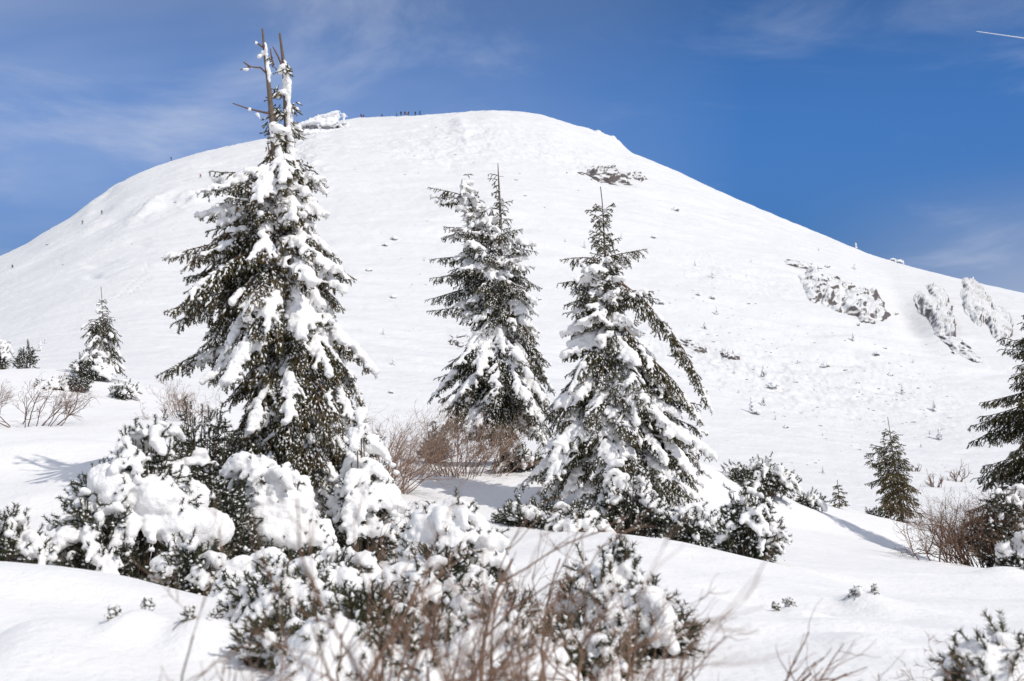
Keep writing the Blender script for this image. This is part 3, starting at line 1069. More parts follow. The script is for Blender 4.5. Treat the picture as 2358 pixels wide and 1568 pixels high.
def dwarf_pine(name, base, rx, ry, h, n, load, label, seed, group=None, lump=0.07, tuft=0.16, voxel=0.02, dome=0.0, tint0=0.25, dz=0.0, clump=2.4, rz=0.0, cat='shrub', sprd=1.0, needle=0.042, part='needles'):
    """low pine bush: many upswept stems ending in needle tufts, snow lodged on them"""
    rng = np.random.default_rng(seed)
    root = thing(name, base, label, cat, group)
    wood, need, heavy, light = MB(), MB(), MB(), MB()
    A0, A1, AT, SB = [], [], [], []
    cz, sz = math.cos(rz), math.sin(rz)
    for i in range(n):
        ph = i * 2.39996 + rng.normal(0, 0.3)
        e = math.sqrt((i + 0.5) / n)                       # 0 centre of the dome .. 1 rim
        hh = h * math.sqrt(max(0.02, 1 - (e * 0.93) ** 2)) * (1 + 0.42 * fbm(math.cos(ph) * e * clump, math.sin(ph) * e * clump, seed, 2, seed)) * rng.uniform(0.75, 1.1)
        we = 1 + 0.25 * fbm(math.cos(ph) * 1.3, math.sin(ph) * 1.3, seed + 5, 2, seed + 2)
        lx, ly = rx * e * math.cos(ph) * we, ry * e * math.sin(ph) * we
        tip = np.array([lx * cz - ly * sz, lx * sz + ly * cz, max(0.06, hh)])
        st = np.array([tip[0] * 0.35 + rng.normal(0, 0.06), tip[1] * 0.35 + rng.normal(0, 0.06), -0.05])
        md = st * 0.35 + tip * 0.65
        md[2] = tip[2] * rng.uniform(0.55, 0.95)
        t = np.linspace(0, 1, 7)[:, None]
        pts = (1 - t) ** 2 * st + 2 * t * (1 - t) * md + t * t * tip
        wood_r = np.linspace(0.012, 0.004, 7) * min(1.2, 0.25 + 0.8 * h)
        tube(wood, pts, wood_r, 4, 0, rng.uniform(0, 0.5), cap=False)
        tn = np.clip(tint0 + rng.normal(0, 0.18), 0, 1)
        d = unit(pts[-1] - pts[-2]) + np.array([0, 0, 0.25])
        d = unit(d)
        out = unit(np.array([tip[0] / max(rx, .05), tip[1] / max(ry, .05), 0.0]) + 1e-6)
        lam = load + 0.62 * float(fbm(tip[0] * clump, tip[1] * clump, tip[2] * clump + seed, 2, seed + 5)) + 0.22 * float(fbm(tip[0] * 6, tip[1] * 6, tip[2] * 6, 1, seed + 8)) + rng.normal(0, 0.07)
        loaded = lam > 0.5
        for k in range(int(rng.integers(6, 10) * max(1.0, h / 0.75))):
            if k == 0 and loaded and rng.uniform() < 0.65:
                dd = unit(d + out * 0.4 + rng.normal(0, .3, 3))
                o_, l_ = tip, tuft * 0.95
            elif k == 0 and not loaded:
                o_, dd, l_ = tip - d * tuft * 0.5, d, tuft
            else:
                s_ = rng.uniform(0.28, 1.0)
                j = s_ * 6
                j0 = min(int(j), 5)
                o_ = pts[j0] * (1 - (j - j0)) + pts[j0 + 1] * (j - j0)
                w_ = rng.uniform(-0.9, 0.1) if loaded else rng.uniform(-0.5, 0.7)
                dd = unit(out * rng.uniform(0.3, 1.0) + unit(rng.normal(0, 1, 3)) * 0.7 + np.array([0, 0, w_]))
                l_ = tuft * rng.uniform(0.6, 1.15)
            e_ = o_ + dd * l_ * 0.55
            f_ = e_ + unit(dd + np.array([0, 0, 0.25])) * l_ * 0.45
            A0 += [o_, e_]
            A1 += [e_, f_]
            AT += [tn, tn + 0.05]
        if loaded:
            lk = min(1.0, (lam - 0.5) / 0.55)
            r_ = lump * (0.46 + 0.58 * lk) * rng.uniform(0.8, 1.2)
            o2 = unit(out + rng.normal(0, 0.35, 3) * np.array([1, 1, 0]))
            SB.append((*(tip + np.array([0, 0, r_ * .25])), r_))
            SB.append((*(tip - o2 * r_ * .9 + np.array([0, 0, r_ * .1])), r_ * .9))
            q = tip + np.array([0, 0, r_ * .15])
            fall = rng.uniform(0.35, 0.8)
            for k in range(int(2 + 3 * lk)):
                q = q + o2 * r_ * 0.55 + np.array([0, 0, -r_ * fall * (0.5 + 0.35 * k)])
                SB.append((*q, r_ * (0.88 - 0.13 * k)))
    A0, A1, AT = np.array(A0), np.array(A1), np.clip(np.array(AT), 0, 1)
    brush(need, A0, A1, rng, needle, 0.0070, 0.0026, AT, 0.006, lean=0.9)
    wood.build('branches', [BARK], root)
    need.build(part, [PINE], root, smooth=False)
    if SB:
        SB = np.array(SB)
        balls(heavy, SB[:, :3], SB[:, 3], (1.15, 1.15, 0.78), 1)
    if dome:
        m = int(60 * dome)
        ph = rng.uniform(0, 6.28, m)
        e = np.sqrt(rng.uniform(0, 0.8, m))
        lx, ly = rx * e * np.cos(ph) * 0.9, ry * e * np.sin(ph) * 0.9
        cc = np.stack([lx * cz - ly * sz, lx * sz + ly * cz, h * np.sqrt(1 - e ** 2) * 0.82], 1)
        balls(heavy, cc, rng.uniform(0.16, 0.26, m) * min(rx, h) * 1.1, (1.2, 1.2, 0.9), 2)
    rimed(light, *(lambda q: (A0[q], A1[q]))(rng.uniform(0, 1, len(A0)) < 0.7), rng, 0.017)
    if heavy.n:
        melt(heavy, 'snow_cover', M_CLUMP, voxel, 3, root, None, light)
    elif light.n:
        light.build('snow_cover', [M_CLUMP], root)
    return root


def bare_shrub(name, base, height, spread, nstems, label, seed, r0=0.007, wind=(0, 0), depth=3, group=None, rime=0.0, tint=0.4, base_w=0.25, up=1.0, cat='shrub', kids=5, crook=0.22, base_l=None, ylim=None):
    rng = np.random.default_rng(seed)
    root = thing(name, base, label, cat, group)
    wood, white = MB(), MB()

    def grow(p, d, L, r, lev):
        n = 7 if lev == 0 else 5
        pts = [p]
        dd = d.copy()
        for i in range(n):
            dd = unit(dd + rng.normal(0, crook, 3) + np.array([wind[0], wind[1], 0.10 * up]) * (0.5 + i / n))
            pts.append(pts[-1] + dd * L / n)
        pts = np.array(pts)
        if ylim is not None:
            pts[:, 1] = np.maximum(pts[:, 1], ylim)
        rad = np.linspace(r, r * 0.45, n + 1)
        tube(wood, pts, rad, 4 if lev else 5, 0, np.clip(tint + rng.normal(0, 0.15) + 0.12 * lev, 0, 1), cap=False)
        if rime and rng.uniform() < rime:
            q = pts.copy()
            q[:, 2] += rad * 0.55
            q[:, 0] += rad * 0.4
            tube(white, q, rad * 1.05, 5, 0, cap=True)
        if lev < depth:
            kk = max(1, int(rng.normal(kids - lev, 1)))
            for j in range(kk):
                t = rng.uniform(0.25, 0.98) * n
                i0 = min(int(t), n - 1)
                o_ = pts[i0] + (pts[i0 + 1] - pts[i0]) * (t - i0)
                a = unit(pts[i0 + 1] - pts[i0])
                nd = unit(a * 0.9 + unit(rng.normal(0, 1, 3)) * 0.75)
                grow(o_, nd, L * rng.uniform(0.35, 0.62), max(rad[i0] * 0.62, 0.0016), lev + 1)
    for i in range(nstems):
        ph = rng.uniform(0, 2 * pi)
        q = math.sqrt(rng.uniform(0, 1))
        o_ = np.array([math.cos(ph) * q * (base_l or base_w), math.sin(ph) * q * base_w, -0.06])
        lean = spread * q
        d = unit(np.array([math.cos(ph) * lean, math.sin(ph) * lean, 1.0]) + rng.normal(0, 0.12, 3))
        grow(o_, d, height * rng.uniform(0.6, 1.05), r0 * rng.uniform(0.7, 1.2), 0)
    wood.build('stems', [TWIG], root)
    if white.n:
        white.build('rime', [M_CLUMP], root)
    return root


# ---------------------------------------------------------------- the spruces
def lean_px(base, d, rows):
    """trunk axis: photo (y, x) -> (height, x offset)"""
    o_ = []
    for vy, vx in rows:
        p = at(vx, vy, d)
        o_.append((p[2] - base[2], p[0] - base[0]))
    return np.array(sorted(o_))


def h_px(base, d, vy):
    return float(at(1178, vy, d)[2] - base[2])


# the big broken-topped spruce
d = 18.5
b = ground(690, d)
ln_ = lean_px(b, d, [(1290, 690), (900, 672), (600, 650), (400, 648)])
axf = lambda h: np.interp(h, ln_[:, 0], ln_[:, 1])
rows = [(392, 478, 728), (430, 480, 738), (470, 462, 738), (510, 475, 735), (540, 500, 730), (575, 470, 750), (620, 420, 800), (680, 395, 795), (740, 390, 785), (800, 420, 815), (850, 440, 850),
        (900, 500, 855), (960, 520, 845), (1000, 500, 845), (1060, 480, 870), (1120, 490, 885), (1180, 470, 900), (1240, 480, 905)]
big_prof = prof_px(b, d, axf, rows)


def pxl(vx, vy, dy=0.0):
    p = at(vx, vy, d + dy) - b
    return [p[0], p[1], p[2]]


def lead(rows_):
    return [pxl(x, y, dy) + [r] for (x, y, dy, r) in rows_]


leaders = [lead([(684, 1330, 0, 0.10), (668, 1000, -.05, 0.09), (650, 700, -.08, 0.075), (641, 500, -.08, 0.062), (636, 385, -.08, 0.05), (626, 270, -.08, 0.038), (617, 180, -.08, 0.028), (609, 120, -.06, 0.02), (604, 66, -.05, 0.012)]),
           lead([(700, 1330, .1, 0.10), (690, 1000, .12, 0.09), (678, 700, .12, 0.075), (670, 500, .1, 0.062), (667, 392, .1, 0.055), (661, 280, .1, 0.045), (656, 180, .08, 0.034), (651, 130, .08, 0.022), (644, 77, .06, 0.014)])]
HB = h_px(b, d, 66)


def ex(vy_tip, vx_tip, a0, a1, load, fr=0.12, y=0.0):
    """a particular branch ending where the photograph shows its tip"""
    p = at(vx_tip, vy_tip, d) - b
    dx = p[0] - axf(p[2])
    return (p[2], math.atan2(y, dx), math.hypot(dx, y), R(a0), R(a1), {'load': load, 'from': fr})


extra = [ex(600, 385, 8, -28, 0.55, 0.30, 0.1), ex(672, 402, 0, -30, 0.25, .1), ex(640, 430, 0, -20, 0.2, .1, .25), ex(745, 382, -5, -35, 0.3, .1), ex(725, 400, 0, -30, 0.2, .1, -.2), ex(868, 356, -12, -38, 0.25, 0.35), ex(840, 470, -10, -40, 0.75, .1),
         ex(412, 468, 10, -20, 0.95), ex(425, 500, 5, -25, .7, .1, .4), ex(440, 520, 0, -30, .8, .1, -.5), ex(455, 478, 5, -25, .5, .1, -.3), ex(475, 466, 5, -25, .6), ex(490, 492, 0, -30, .4, .1, .4), ex(520, 500, 0, -25, .6, .1, -.4), ex(535, 478, 0, -20, .5), ex(550, 520, 0, -25, .5, .1, -.6), ex(415, 715, 20, -50, .9, .1, -.3), ex(430, 738, 15, -55, .7), ex(470, 736, 10, -50, .8, .1, -.4), ex(500, 728, 5, -45, .9, .1, -.3), ex(530, 735, 0, -50, .7), ex(450, 640, -10, -50, .9, .1, -1.0), ex(500, 600, -10, -50, .8, .1, -1.0), ex(540, 690, -10, -50, .7, .1, -1.0), ex(500, 462, 5, -18, 0.6), ex(445, 735, 10, -60, 0.8), ex(650, 818, 5, -55, 1.0), ex(630, 770, 5, -30, 1.0, .1, -.4), ex(1050, 862, -20, -50, 1.1), ex(860, 860, -20, -60, 1.2),
         ex(905, 600, -30, -60, 0.95, .1, -1.2), ex(800, 720, -30, -55, 0.9, .1, -1.0), ex(780, 640, -30, -60, 0.85, .1, -1.0), ex(1010, 590, -30, -65, 0.9, .1, -1.1), ex(980, 730, -30, -60, 0.85, .1, -1.1), ex(880, 780, -30, -60, 0.95, .1, -.8)]
lf = lambda h, phi: 0.8 + 0.25 * math.cos(phi)
big = spruce('spruce_tree', b, HB, [r for r in big_prof], 'tallest snow-laden spruce with a bare forked top, left of centre', 11, nb=300, load=0.66, bias=0.05, dust=1.0, droop=1.15,
             leaders=leaders, extra=extra, lean=ln_, load_f=lf, tint0=0.58, nsize=1.25, twig_pitch=0.066, zmin=0.25, snow_r=1.25, voxel=0.017)


def top_tufts():
    """needle sprays, bare side twigs and clinging snow on the two bare leaders"""
    rng = np.random.default_rng(5)
    need, heavy, light = MB(), MB(), MB()
    A0, A1 = [], []
    # (x, y, spread in photo px, how many sprays)
    for vx, vy, sx, sy, n, dy in ((640, 320, 14, 20, 34, 0), (656, 160, 12, 10, 14, 0.05), (640, 210, 12, 12, 14, 0), (624, 140, 6, 16, 6, -.08), (640, 258, 14, 16, 34, 0), (640, 300, 20, 20, 46, -.05), (674, 296, 12, 12, 22, 0.1), (668, 245, 14, 8, 12, 0.1),
                                  (655, 330, 12, 20, 22, 0.1), (634, 370, 26, 16, 40, -.05), (690, 385, 24, 10, 26, .05)):
        for _ in range(int(n * 1.15)):
            p = np.array(pxl(vx + rng.normal(0, sx * .6), vy + rng.normal(0, sy * .6), dy + rng.normal(0, 0.08)))
            dd = unit(np.array([np.sign(rng.normal(vx - 645, 14)) * rng.uniform(0.2, 1), rng.normal(0, 0.6), -rng.uniform(0.1, 1.1)]))
            e = p + dd * rng.uniform(0.08, 0.17)
            A0.append(p); A1.append(e)
    A0, A1 = np.array(A0), np.array(A1)
    brush(need, A0, A1, rng, 0.030, 0.010, 0.0042, np.clip(rng.normal(0.5, 0.15, len(A0)), 0, 1), 0.006)
    pk = rng.uniform(0, 1, len(A0)) < 0.75
    rimed(light, A0[pk], A1[pk], rng, 0.018)
    for row in ([(634, 265, -.08), (600, 257, -.1), (570, 250, -.1), (536, 238, -.1)], [(620, 185, -.08), (612, 168, -.08), (600, 156, -.08), (575, 154, -.08), (553, 161, -.1)], [(575, 154, -.08), (568, 148, -.08), (560, 143, -.1)], [(609, 112, -.06), (597, 103, -.06), (586, 96, -.06)],
                [(630, 150, 0), (626, 138, -.0), (622, 112, -.02)], [(652, 158, 0.05), (640, 130, 0.03), (628, 108, 0.0)], [(625, 385, -.1), (620, 350, -.1), (616, 330, -.1)], [(640, 345, 0), (655, 318, 0), (664, 305, .05)],
                [(712, 480, 0), (722, 485, 0), (731, 496, 0)], [(690, 370, .05), (655, 372, 0)]):
        pp = [pxl(*r) for r in row]
        wood = MB()
        tube(wood, pp, np.linspace(0.017, 0.007, len(pp)), 5, 0, 0.3)
        wood.build('bare_twig', [TWIG], big)
    for vx, y0, y1, rr, dy, ox in ((668, 162, 395, 0.058, .06, 5), (663, 140, 165, 0.03, .05, 4), (624, 100, 190, 0.026, -.1, 3), (640, 285, 320, 0.055, -.1, 0), (640, 330, 395, 0.05, -.09, 6), (684, 300, 335, 0.03, .05, 4)):
        for y in np.arange(y0, y1, 3.2):
            ldx = np.interp(y, [66, 180, 280, 392], [644, 656, 661, 667]) if vx > 650 else np.interp(y, [66, 180, 270, 385], [604, 617, 626, 636])
            k = 0.6 + 0.6 * (0.5 + 0.5 * fbm(y / 16.0, vx / 10.0, 0, 2, 4))
            if k < 0.62 and vx < 650:
                continue
            p = pxl(ldx + ox + rng.normal(0, 0.8), y, dy)
            balls(heavy, [p], [rr * k], (0.9, 0.9, 1.2), 1)
    for vx, vy, rr, dy in ((652, 155, 0.06, 0), (645, 165, 0.05, 0), (640, 220, 0.05, 0.0), (648, 212, 0.05, 0), (660, 300, 0.06, 0.0), (640, 296, 0.09, -.1), (630, 290, 0.08, -.1), (652, 302, .07, -.05), (684, 292, 0.06, 0.05), (690, 302, .05, .05),
                           (612, 125, .04, -.06), (606, 121, .035, -.06), (598, 130, .03, -.06), (575, 252, .025, -.1), (592, 262, .03, -.1), (598, 272, .02, -.1), (596, 266, .022, -.1), (562, 158, .022, -.1), (569, 160, .025, -.1), (581, 158, .02, -.1), (590, 99, .02, -.06), (648, 318, .05, -.05)):
        balls(heavy, [pxl(vx, vy, dy)], [rr * 0.9], (1.1, 1.1, 0.95), 1)
    need.build('leader_needles', [NEEDLE], big, smooth=False)
    melt(heavy, 'leader_snow', M_CLUMP, 0.016, 2, big, None, light)


top_tufts()

# double-topped spruce in the middle
d = 27.5
b = ground(1155, d)
ln_ = lean_px(b, d, [(1060, 1160), (800, 1152), (600, 1150), (375, 1147)])
axf = lambda h: np.interp(h, ln_[:, 0], ln_[:, 1])
rows = [(440, 1135, 1176), (465, 1143, 1180), (490, 1138, 1172), (510, 1100, 1192), (545, 1060, 1225), (590, 1030, 1235), (630, 1015, 1240), (700, 1000, 1255), (740, 1040, 1265), (780, 1100, 1275), (830, 1030, 1285), (865, 1000, 1290),
        (910, 995, 1315), (950, 995, 1320), (1000, 980, 1325), (1040, 990, 1325)]
prof = prof_px(b, d, axf, rows)


def pxl(vx, vy, dy=0.0):
    p = at(vx, vy, d + dy) - b
    return [p[0], p[1], p[2]]


leaders = [lead([(1160, 1075, 0, 0.085), (1153, 800, 0, 0.065), (1150, 600, 0, 0.045), (1152, 500, 0, 0.028), (1148, 420, 0, 0.016), (1146, 376, 0, 0.007)]),
           lead([(1158, 1075, 0, 0.06), (1148, 800, .05, 0.05), (1128, 640, .1, 0.04), (1104, 540, .1, 0.03), (1082, 460, .1, 0.022), (1066, 418, .1, 0.010)])]
lead2 = [(at(x, y, d)[2] - b[2], math.pi if s < 0 else 0.0, abs(w), R(a), R(c), {'load': l, 'from': .1}) for x, y, s, w, a, c, l in ()]
twin = spruce('spruce_tree', b, h_px(b, d, 376), prof, 'dark snow-dusted spruce with two tops, in the middle of the picture', 23, nb=235, load=0.55, bias=0.06, dust=0.9, leaders=leaders, lean=ln_, tint0=0.30, zmin=0.2, snow_r=1.15, voxel=0.02, nsize=1.15,
              extra=[ex(715, 998, 5, -12, .35, .1), ex(870, 996, -5, -25, .35, .1), ex(640, 1012, 5, -15, .3, .1), ex(522, 1018, 8, 0, .3, .1), ex(545, 1060, 0, -20, .8), ex(480, 1050, 10, -10, .8), ex(450, 1055, 15, 0, .7), ex(515, 1095, 5, -30, 1.2), ex(430, 1052, 20, 5, .6), ex(400, 1128, 20, 5, .1), ex(398, 1166, 20, 0, .1), ex(412, 1124, 15, -5, .2), ex(418, 1168, 10, -15, .2), ex(428, 1136, 10, -15, .3, .1, .1), ex(440, 1176, 5, -25, .5), ex(446, 1130, 5, -20, .2), ex(462, 1180, 0, -30, .5), ex(470, 1138, 0, -25, .3, .1, -.1), ex(452, 1160, 0, -30, .6, .1, -.15)])


def side_top():
    """the second, snow-plastered top of the double spruce"""
    rng = np.random.default_rng(8)
    need, heavy = MB(), MB()
    A0, A1, P = [], [], []
    for y in np.arange(420, 560, 2.2):
        x = np.interp(y, [418, 460, 540], [1066, 1082, 1104])
        w = np.interp(y, [418, 440, 480, 560], [4, 16, 26, 44])
        for _ in range(3):
            sg = rng.choice([-1.0, 1.0], p=[.62, .38])
            o_ = np.array(pxl(x, y, .1))
            t = np.array(pxl(x + sg * w * rng.uniform(.4, 1.05), y + rng.uniform(-4, 12), .1 + rng.normal(0, .16)))
            q = (o_ + t) / 2
            q[2] += 0.02
            A0 += [o_, q]; A1 += [q, t]
            if rng.uniform() < 0.8:
                P += [(q + o_) / 2, q, q * .5 + t * .5]
    A0, A1, P = np.array(A0), np.array(A1), np.array(P)
    brush(need, A0, A1, rng, 0.022, 0.007, 0.004, np.clip(rng.normal(0.3, 0.12, len(A0)), 0, 1), 0.004)
    r = rng.uniform(0.022, 0.05, len(P))
    P[:, 2] += r * .6
    balls(heavy, P, r, (1.1, 1.1, .9), 1)
    need.build('needles', [NEEDLE], twin, smooth=False)
    melt(heavy, 'snow_cover', M_CLUMP, 0.02, 2, twin)


side_top()

# full green spruce right of the middle
d = 22.5
b = ground(1400, d)
ln_ = lean_px(b, d, [(1250, 1405), (900, 1400), (700, 1396), (540, 1390), (430, 1382)])
axf = lambda h: np.interp(h, ln_[:, 0], ln_[:, 1])
rows = [(470, 1364, 1408), (484, 1352, 1410), (515, 1368, 1406), (545, 1340, 1422), (575, 1365, 1430), (600, 1318, 1455), (640, 1300, 1470), (690, 1295, 1490), (740, 1300, 1480), (780, 1290, 1475), (850, 1300, 1520), (900, 1285, 1560),
        (940, 1262, 1618), (1000, 1240, 1640), (1060, 1235, 1652), (1120, 1205, 1655), (1180, 1205, 1655), (1230, 1220, 1650)]
prof = prof_px(b, d, axf, rows)
HG = h_px(b, d, 430)
green = spruce('spruce_tree', b, HG, prof, 'broad green spruce with a long bare leader, right of the double-topped tree', 37, nb=240, load=0.62, bias=0.03, dust=0.9, lean=ln_, tint0=0.38, zmin=0.2, snow_r=1.2, voxel=0.0185, nsize=1.2, load_f=lambda h, phi: 0.15 if h > HG * 0.77 else 1.0,
               extra=[ex(484, 1350, 5, 2, -.5, .5), ex(468, 1412, 30, 35, -.5, .5), ex(478, 1366, 20, 25, -.5, .5), ex(482, 1408, 0, 0, -.5, .5), ex(575, 1488, 15, 5, .2, .1), ex(690, 1512, 5, -15, .1, .1), ex(672, 1505, 10, -10, .15, .1), ex(600, 1288, 10, -15, .3, .1), ex(650, 1285, 5, -12, .2, .1), ex(935, 1615, 5, -22, .2, .1), ex(1000, 1632, 0, -35, .25, .1), ex(985, 1560, -20, -45, 1.3), ex(960, 1545, -20, -45, 1.3, .1, -.5), ex(850, 1450, -20, -50, 1.2, .1, -.8), ex(950, 1460, -30, -60, .3, .1, -.8)])

# small spruces
d = 36
b = ground(240, d, 0.1)
ln_ = lean_px(b, d, [(900, 245), (660, 234)])
axf = lambda h: np.interp(h, ln_[:, 0], ln_[:, 1])
prof = prof_px(b, d, axf, [(690, 226, 244), (720, 222, 252), (750, 196, 285), (775, 178, 285), (800, 190, 280), (830, 190, 292), (860, 185, 312), (890, 190, 316)])
small = spruce('spruce_tree', b, h_px(b, d, 660), prof, 'small slender spruce on the left snow crest, in front of the open slope', 41, nb=95, load=0.36, bias=0.05, dust=0.5, lean=ln_, tint0=0.2, zmin=0.1, twig_pitch=0.07, snow_r=1.1, voxel=0.024)
d = 33
b = ground(2075, d, 0.05)
ln_ = lean_px(b, d, [(1225, 2082), (960, 2042)])
axf = lambda h: np.interp(h, ln_[:, 0], ln_[:, 1])
prof = prof_px(b, d, axf, [(990, 2030, 2056), (1010, 2020, 2072), (1040, 1988, 2084), (1070, 1990, 2104), (1100, 1980, 2112), (1130, 1985, 2122), (1160, 1995, 2130), (1200, 2020, 2125), (1225, 2040, 2120)])
spruce('spruce_tree', b, h_px(b, d, 960), prof, 'young olive-green spruce almost free of snow, behind the right snow crest', 43, nb=110, load=-0.05, bias=0.0, dust=0.22, lean=ln_, tint0=0.55, zmin=0.1, twig_pitch=0.07, voxel=0.024, droop=0.55, lmin=0.02)
d = 30.5
b = ground(1930, d, 0.05)
ln_ = lean_px(b, d, [(1190, 1934), (1105, 1928)])
axf = lambda h: np.interp(h, ln_[:, 0], ln_[:, 1])
prof = prof_px(b, d, axf, [(1118, 1922, 1936), (1135, 1916, 1950), (1155, 1908, 1952), (1170, 1902, 1958), (1185, 1905, 1960)])
spruce('spruce_sapling', b, h_px(b, d, 1105), prof, 'thin spruce sapling poking above the right snow crest', 47, nb=26, load=0.1, bias=0.0, dust=0.25, lean=ln_, tint0=0.5, zmin=0.05, twig_pitch=0.06, voxel=0.024, droop=0.5)
d = 25
b = ground(2440, d)
ln_ = lean_px(b, d, [(1340, 2440), (520, 2425)])
axf = lambda h: np.interp(h, ln_[:, 0], ln_[:, 1])
rows = [(540, 2405, 2440), (600, 2385, 2465), (660, 2362, 2480), (720, 2335, 2500), (760, 2325, 2510), (800, 2300, 2530), (830, 2318, 2540), (870, 2270, 2560), (930, 2262, 2580), (985, 2225, 2600), (1040, 2250, 2610), (1090, 2260, 2620), (1140, 2225, 2630), (1200, 2235, 2640), (1280, 2270, 2640), (1320, 2290, 2620)]
prof = prof_px(b, d, axf, rows)
spruce('spruce_tree', b, h_px(b, d, 520), prof, 'dark dense spruce cut off by the right edge of the picture', 53, nb=190, load=0.16, bias=-0.05, dust=0.35, lean=ln_, tint0=0.16, zmin=0.2, droop=0.7, lmin=0.03, snow_r=1.2, voxel=0.024, detail=1.2)


# ---------------------------------------------------------------- dwarf pines and snow-buried bushes
def pine_at(vx, dd, vtop, wpx, ypx, n, load, label, seed, name='dwarf_pine', **kw):
    b_ = ground(vx, dd, 0.03)
    h = max(0.12, float(at(vx, vtop, dd)[2] - b_[2]))
    return dwarf_pine(name, b_, wpx / FV * dd, ypx / FV * dd, h, n, load, label, seed, **kw)


pine_at(320, 14.9, 1035, 195, 150, 145, 0.52, 'broad snow-heaped dwarf pine behind the smooth drift at lower left', 101, lump=0.085, clump=2.0, dome=0.5)
pine_at(215, 14.2, 1180, 105, 80, 58, 0.62, 'low snow-heaped dwarf pine at the left foot of the broad one, behind the drift', 102, lump=0.085)
pine_at(445, 13.6, 1275, 85, 70, 67, 0.54, 'steep snow-plastered dwarf pine on the drift edge, left below the big spruce', 103, lump=0.08)
pine_at(25, 13.7, 1200, 95, 80, 46, 0.66, 'low dwarf pine with a snow cap at the left edge of the picture', 104, lump=0.085)
pine_at(470, 17.3, 975, 95, 60, 72, 0.2, 'dark dwarf pine nearly free of snow, against the left side of the big spruce', 105, lump=0.06, tint0=0.15)
pine_at(490, 15.4, 1120, 110, 70, 108, 0.08, 'dark shaded pine thicket under the left boughs of the big spruce', 106, lump=0.06, tint0=0.2)
pine_at(632, 16.2, 1102, 108, 90, 87, 0.55, 'dome-shaped bush buried under one smooth cone of snow before the big spruce', 107, lump=0.09, dome=4.5, voxel=0.022)
pine_at(830, 17.0, 1075, 70, 70, 72, 0.81, 'snow-plastered bush leaning against the right foot of the big spruce', 108, lump=0.09, dome=1.0)
pine_at(590, 12.6, 1300, 85, 70, 58, 0.84, 'snow-draped bush in front of the snow cone, left side', 109, lump=0.085)
pine_at(770, 12.8, 1300, 110, 90, 77, 0.86, 'wide snow-draped bush in front of the snow cone, right side', 110, lump=0.09, dome=0.6)
pine_at(660, 10.4, 1330, 115, 90, 98, 0.82, 'snowy pine bush with dark drooping sprays at the bottom of the picture', 111, lump=0.065, clump=3.2, tint0=0.4)
pine_at(840, 9.4, 1375, 120, 90, 104, 0.78, 'snowy pine bush behind the blurred brown stems at bottom centre', 112, lump=0.06, clump=3.2, tint0=0.4)
pine_at(1030, 13.3, 1180, 110, 90, 77, 0.82, 'rounded snowy bush with dark tips, right below the big spruce', 113, lump=0.075, dome=0.5)
pine_at(1010, 11.0, 1290, 110, 80, 80, 0.80, 'snow-covered bush in the hollow just behind the blurred stems', 114, lump=0.07)
pine_at(1225, 18.6, 1160, 75, 60, 53, 0.62, 'snow-clumped dwarf pine left of the foot of the broad green spruce', 115, lump=0.075, dome=0.2)
pine_at(1325, 18.2, 1175, 60, 50, 46, 0.78, 'small snow hump of dwarf pine under the broad green spruce', 116, lump=0.08)
pine_at(1450, 18.7, 1108, 90, 60, 92, 0.68, 'tall snow-clumped dwarf pine right in front of the broad green spruce', 117, lump=0.07)
pine_at(1590, 18.2, 1180, 60, 50, 48, 0.46, 'dark-tipped dwarf pine under the right boughs of the broad green spruce', 118, lump=0.065)
pine_at(1722, 17.0, 1158, 74, 50, 82, 0.66, 'dark-and-white dwarf pine standing alone on the snow, right of the broad green spruce', 119, lump=0.06, tint0=0.2, clump=4.0)
pine_at(1755, 26.8, 1068, 72, 45, 77, 0.7, 'spreading dwarf pine on the crest behind the lone dark-and-white one', 120, lump=0.065, tint0=0.25, voxel=0.025, clump=4.0)
pine_at(1690, 26.4, 1080, 36, 30, 25, 0.56, 'low snowy dwarf pine at the left end of the crest', 121, lump=0.06, voxel=0.025)
pine_at(1855, 28.0, 1138, 38, 30, 32, 0.6, 'small drooping dwarf pine sliding down the right side of the crest', 122, lump=0.06, voxel=0.025)
pine_at(2012, 31.5, 1178, 16, 14, 11, 0.26, 'tiny pine tuft on the crest beside the olive young spruce', 123, lump=0.04, voxel=0.025)
pine_at(1395, 9.9, 1320, 105, 70, 92, 0.7, 'snowy pine bush with curled brown tips at bottom right of centre', 124, lump=0.06, clump=3.0, tint0=0.35, dome=0.5)
pine_at(1480, 9.0, 1395, 95, 80, 72, 0.75, 'heavily loaded pine bush at the bottom edge, right of the brown stems', 125, lump=0.075, dome=0.4)
pine_at(1330, 8.3, 1475, 120, 80, 80, 0.7, 'half-buried pine bush at the very bottom, behind the brown stems', 126, lump=0.06, tint0=0.4)
pine_at(1150, 9.2, 1400, 95, 80, 80, 0.84, 'snow-covered pine bush behind the thickest brown stem', 132, lump=0.065, tint0=0.4)
pine_at(675, 8.6, 1440, 110, 90, 80, 1.0, 'snow-buried bush at the bottom edge, left of the forked brown stem', 141, lump=0.08, clump=2.2, tint0=0.5, dome=1.0)
pine_at(800, 7.9, 1455, 140, 90, 90, 0.98, 'snow-buried bush at the bottom edge, directly behind the forked brown stem', 142, lump=0.075, clump=2.2, tint0=0.5, dome=0.5)
pine_at(985, 7.8, 1460, 140, 90, 90, 0.94, 'snow-buried bush at the bottom edge, right of the forked brown stem', 143, lump=0.075, clump=2.4, tint0=0.5, dome=0.4)
pine_at(1170, 7.7, 1480, 120, 80, 80, 0.88, 'snow-buried bush at the bottom edge, behind the right-hand brown tangle', 144, lump=0.075, clump=2.4, tint0=0.5, dome=0.4)
pine_at(120, 33.0, 882, 40, 26, 34, 0.80, 'snow-smothered pine on the left bank, just behind the bare brown bush', 145, lump=0.08, voxel=0.03)
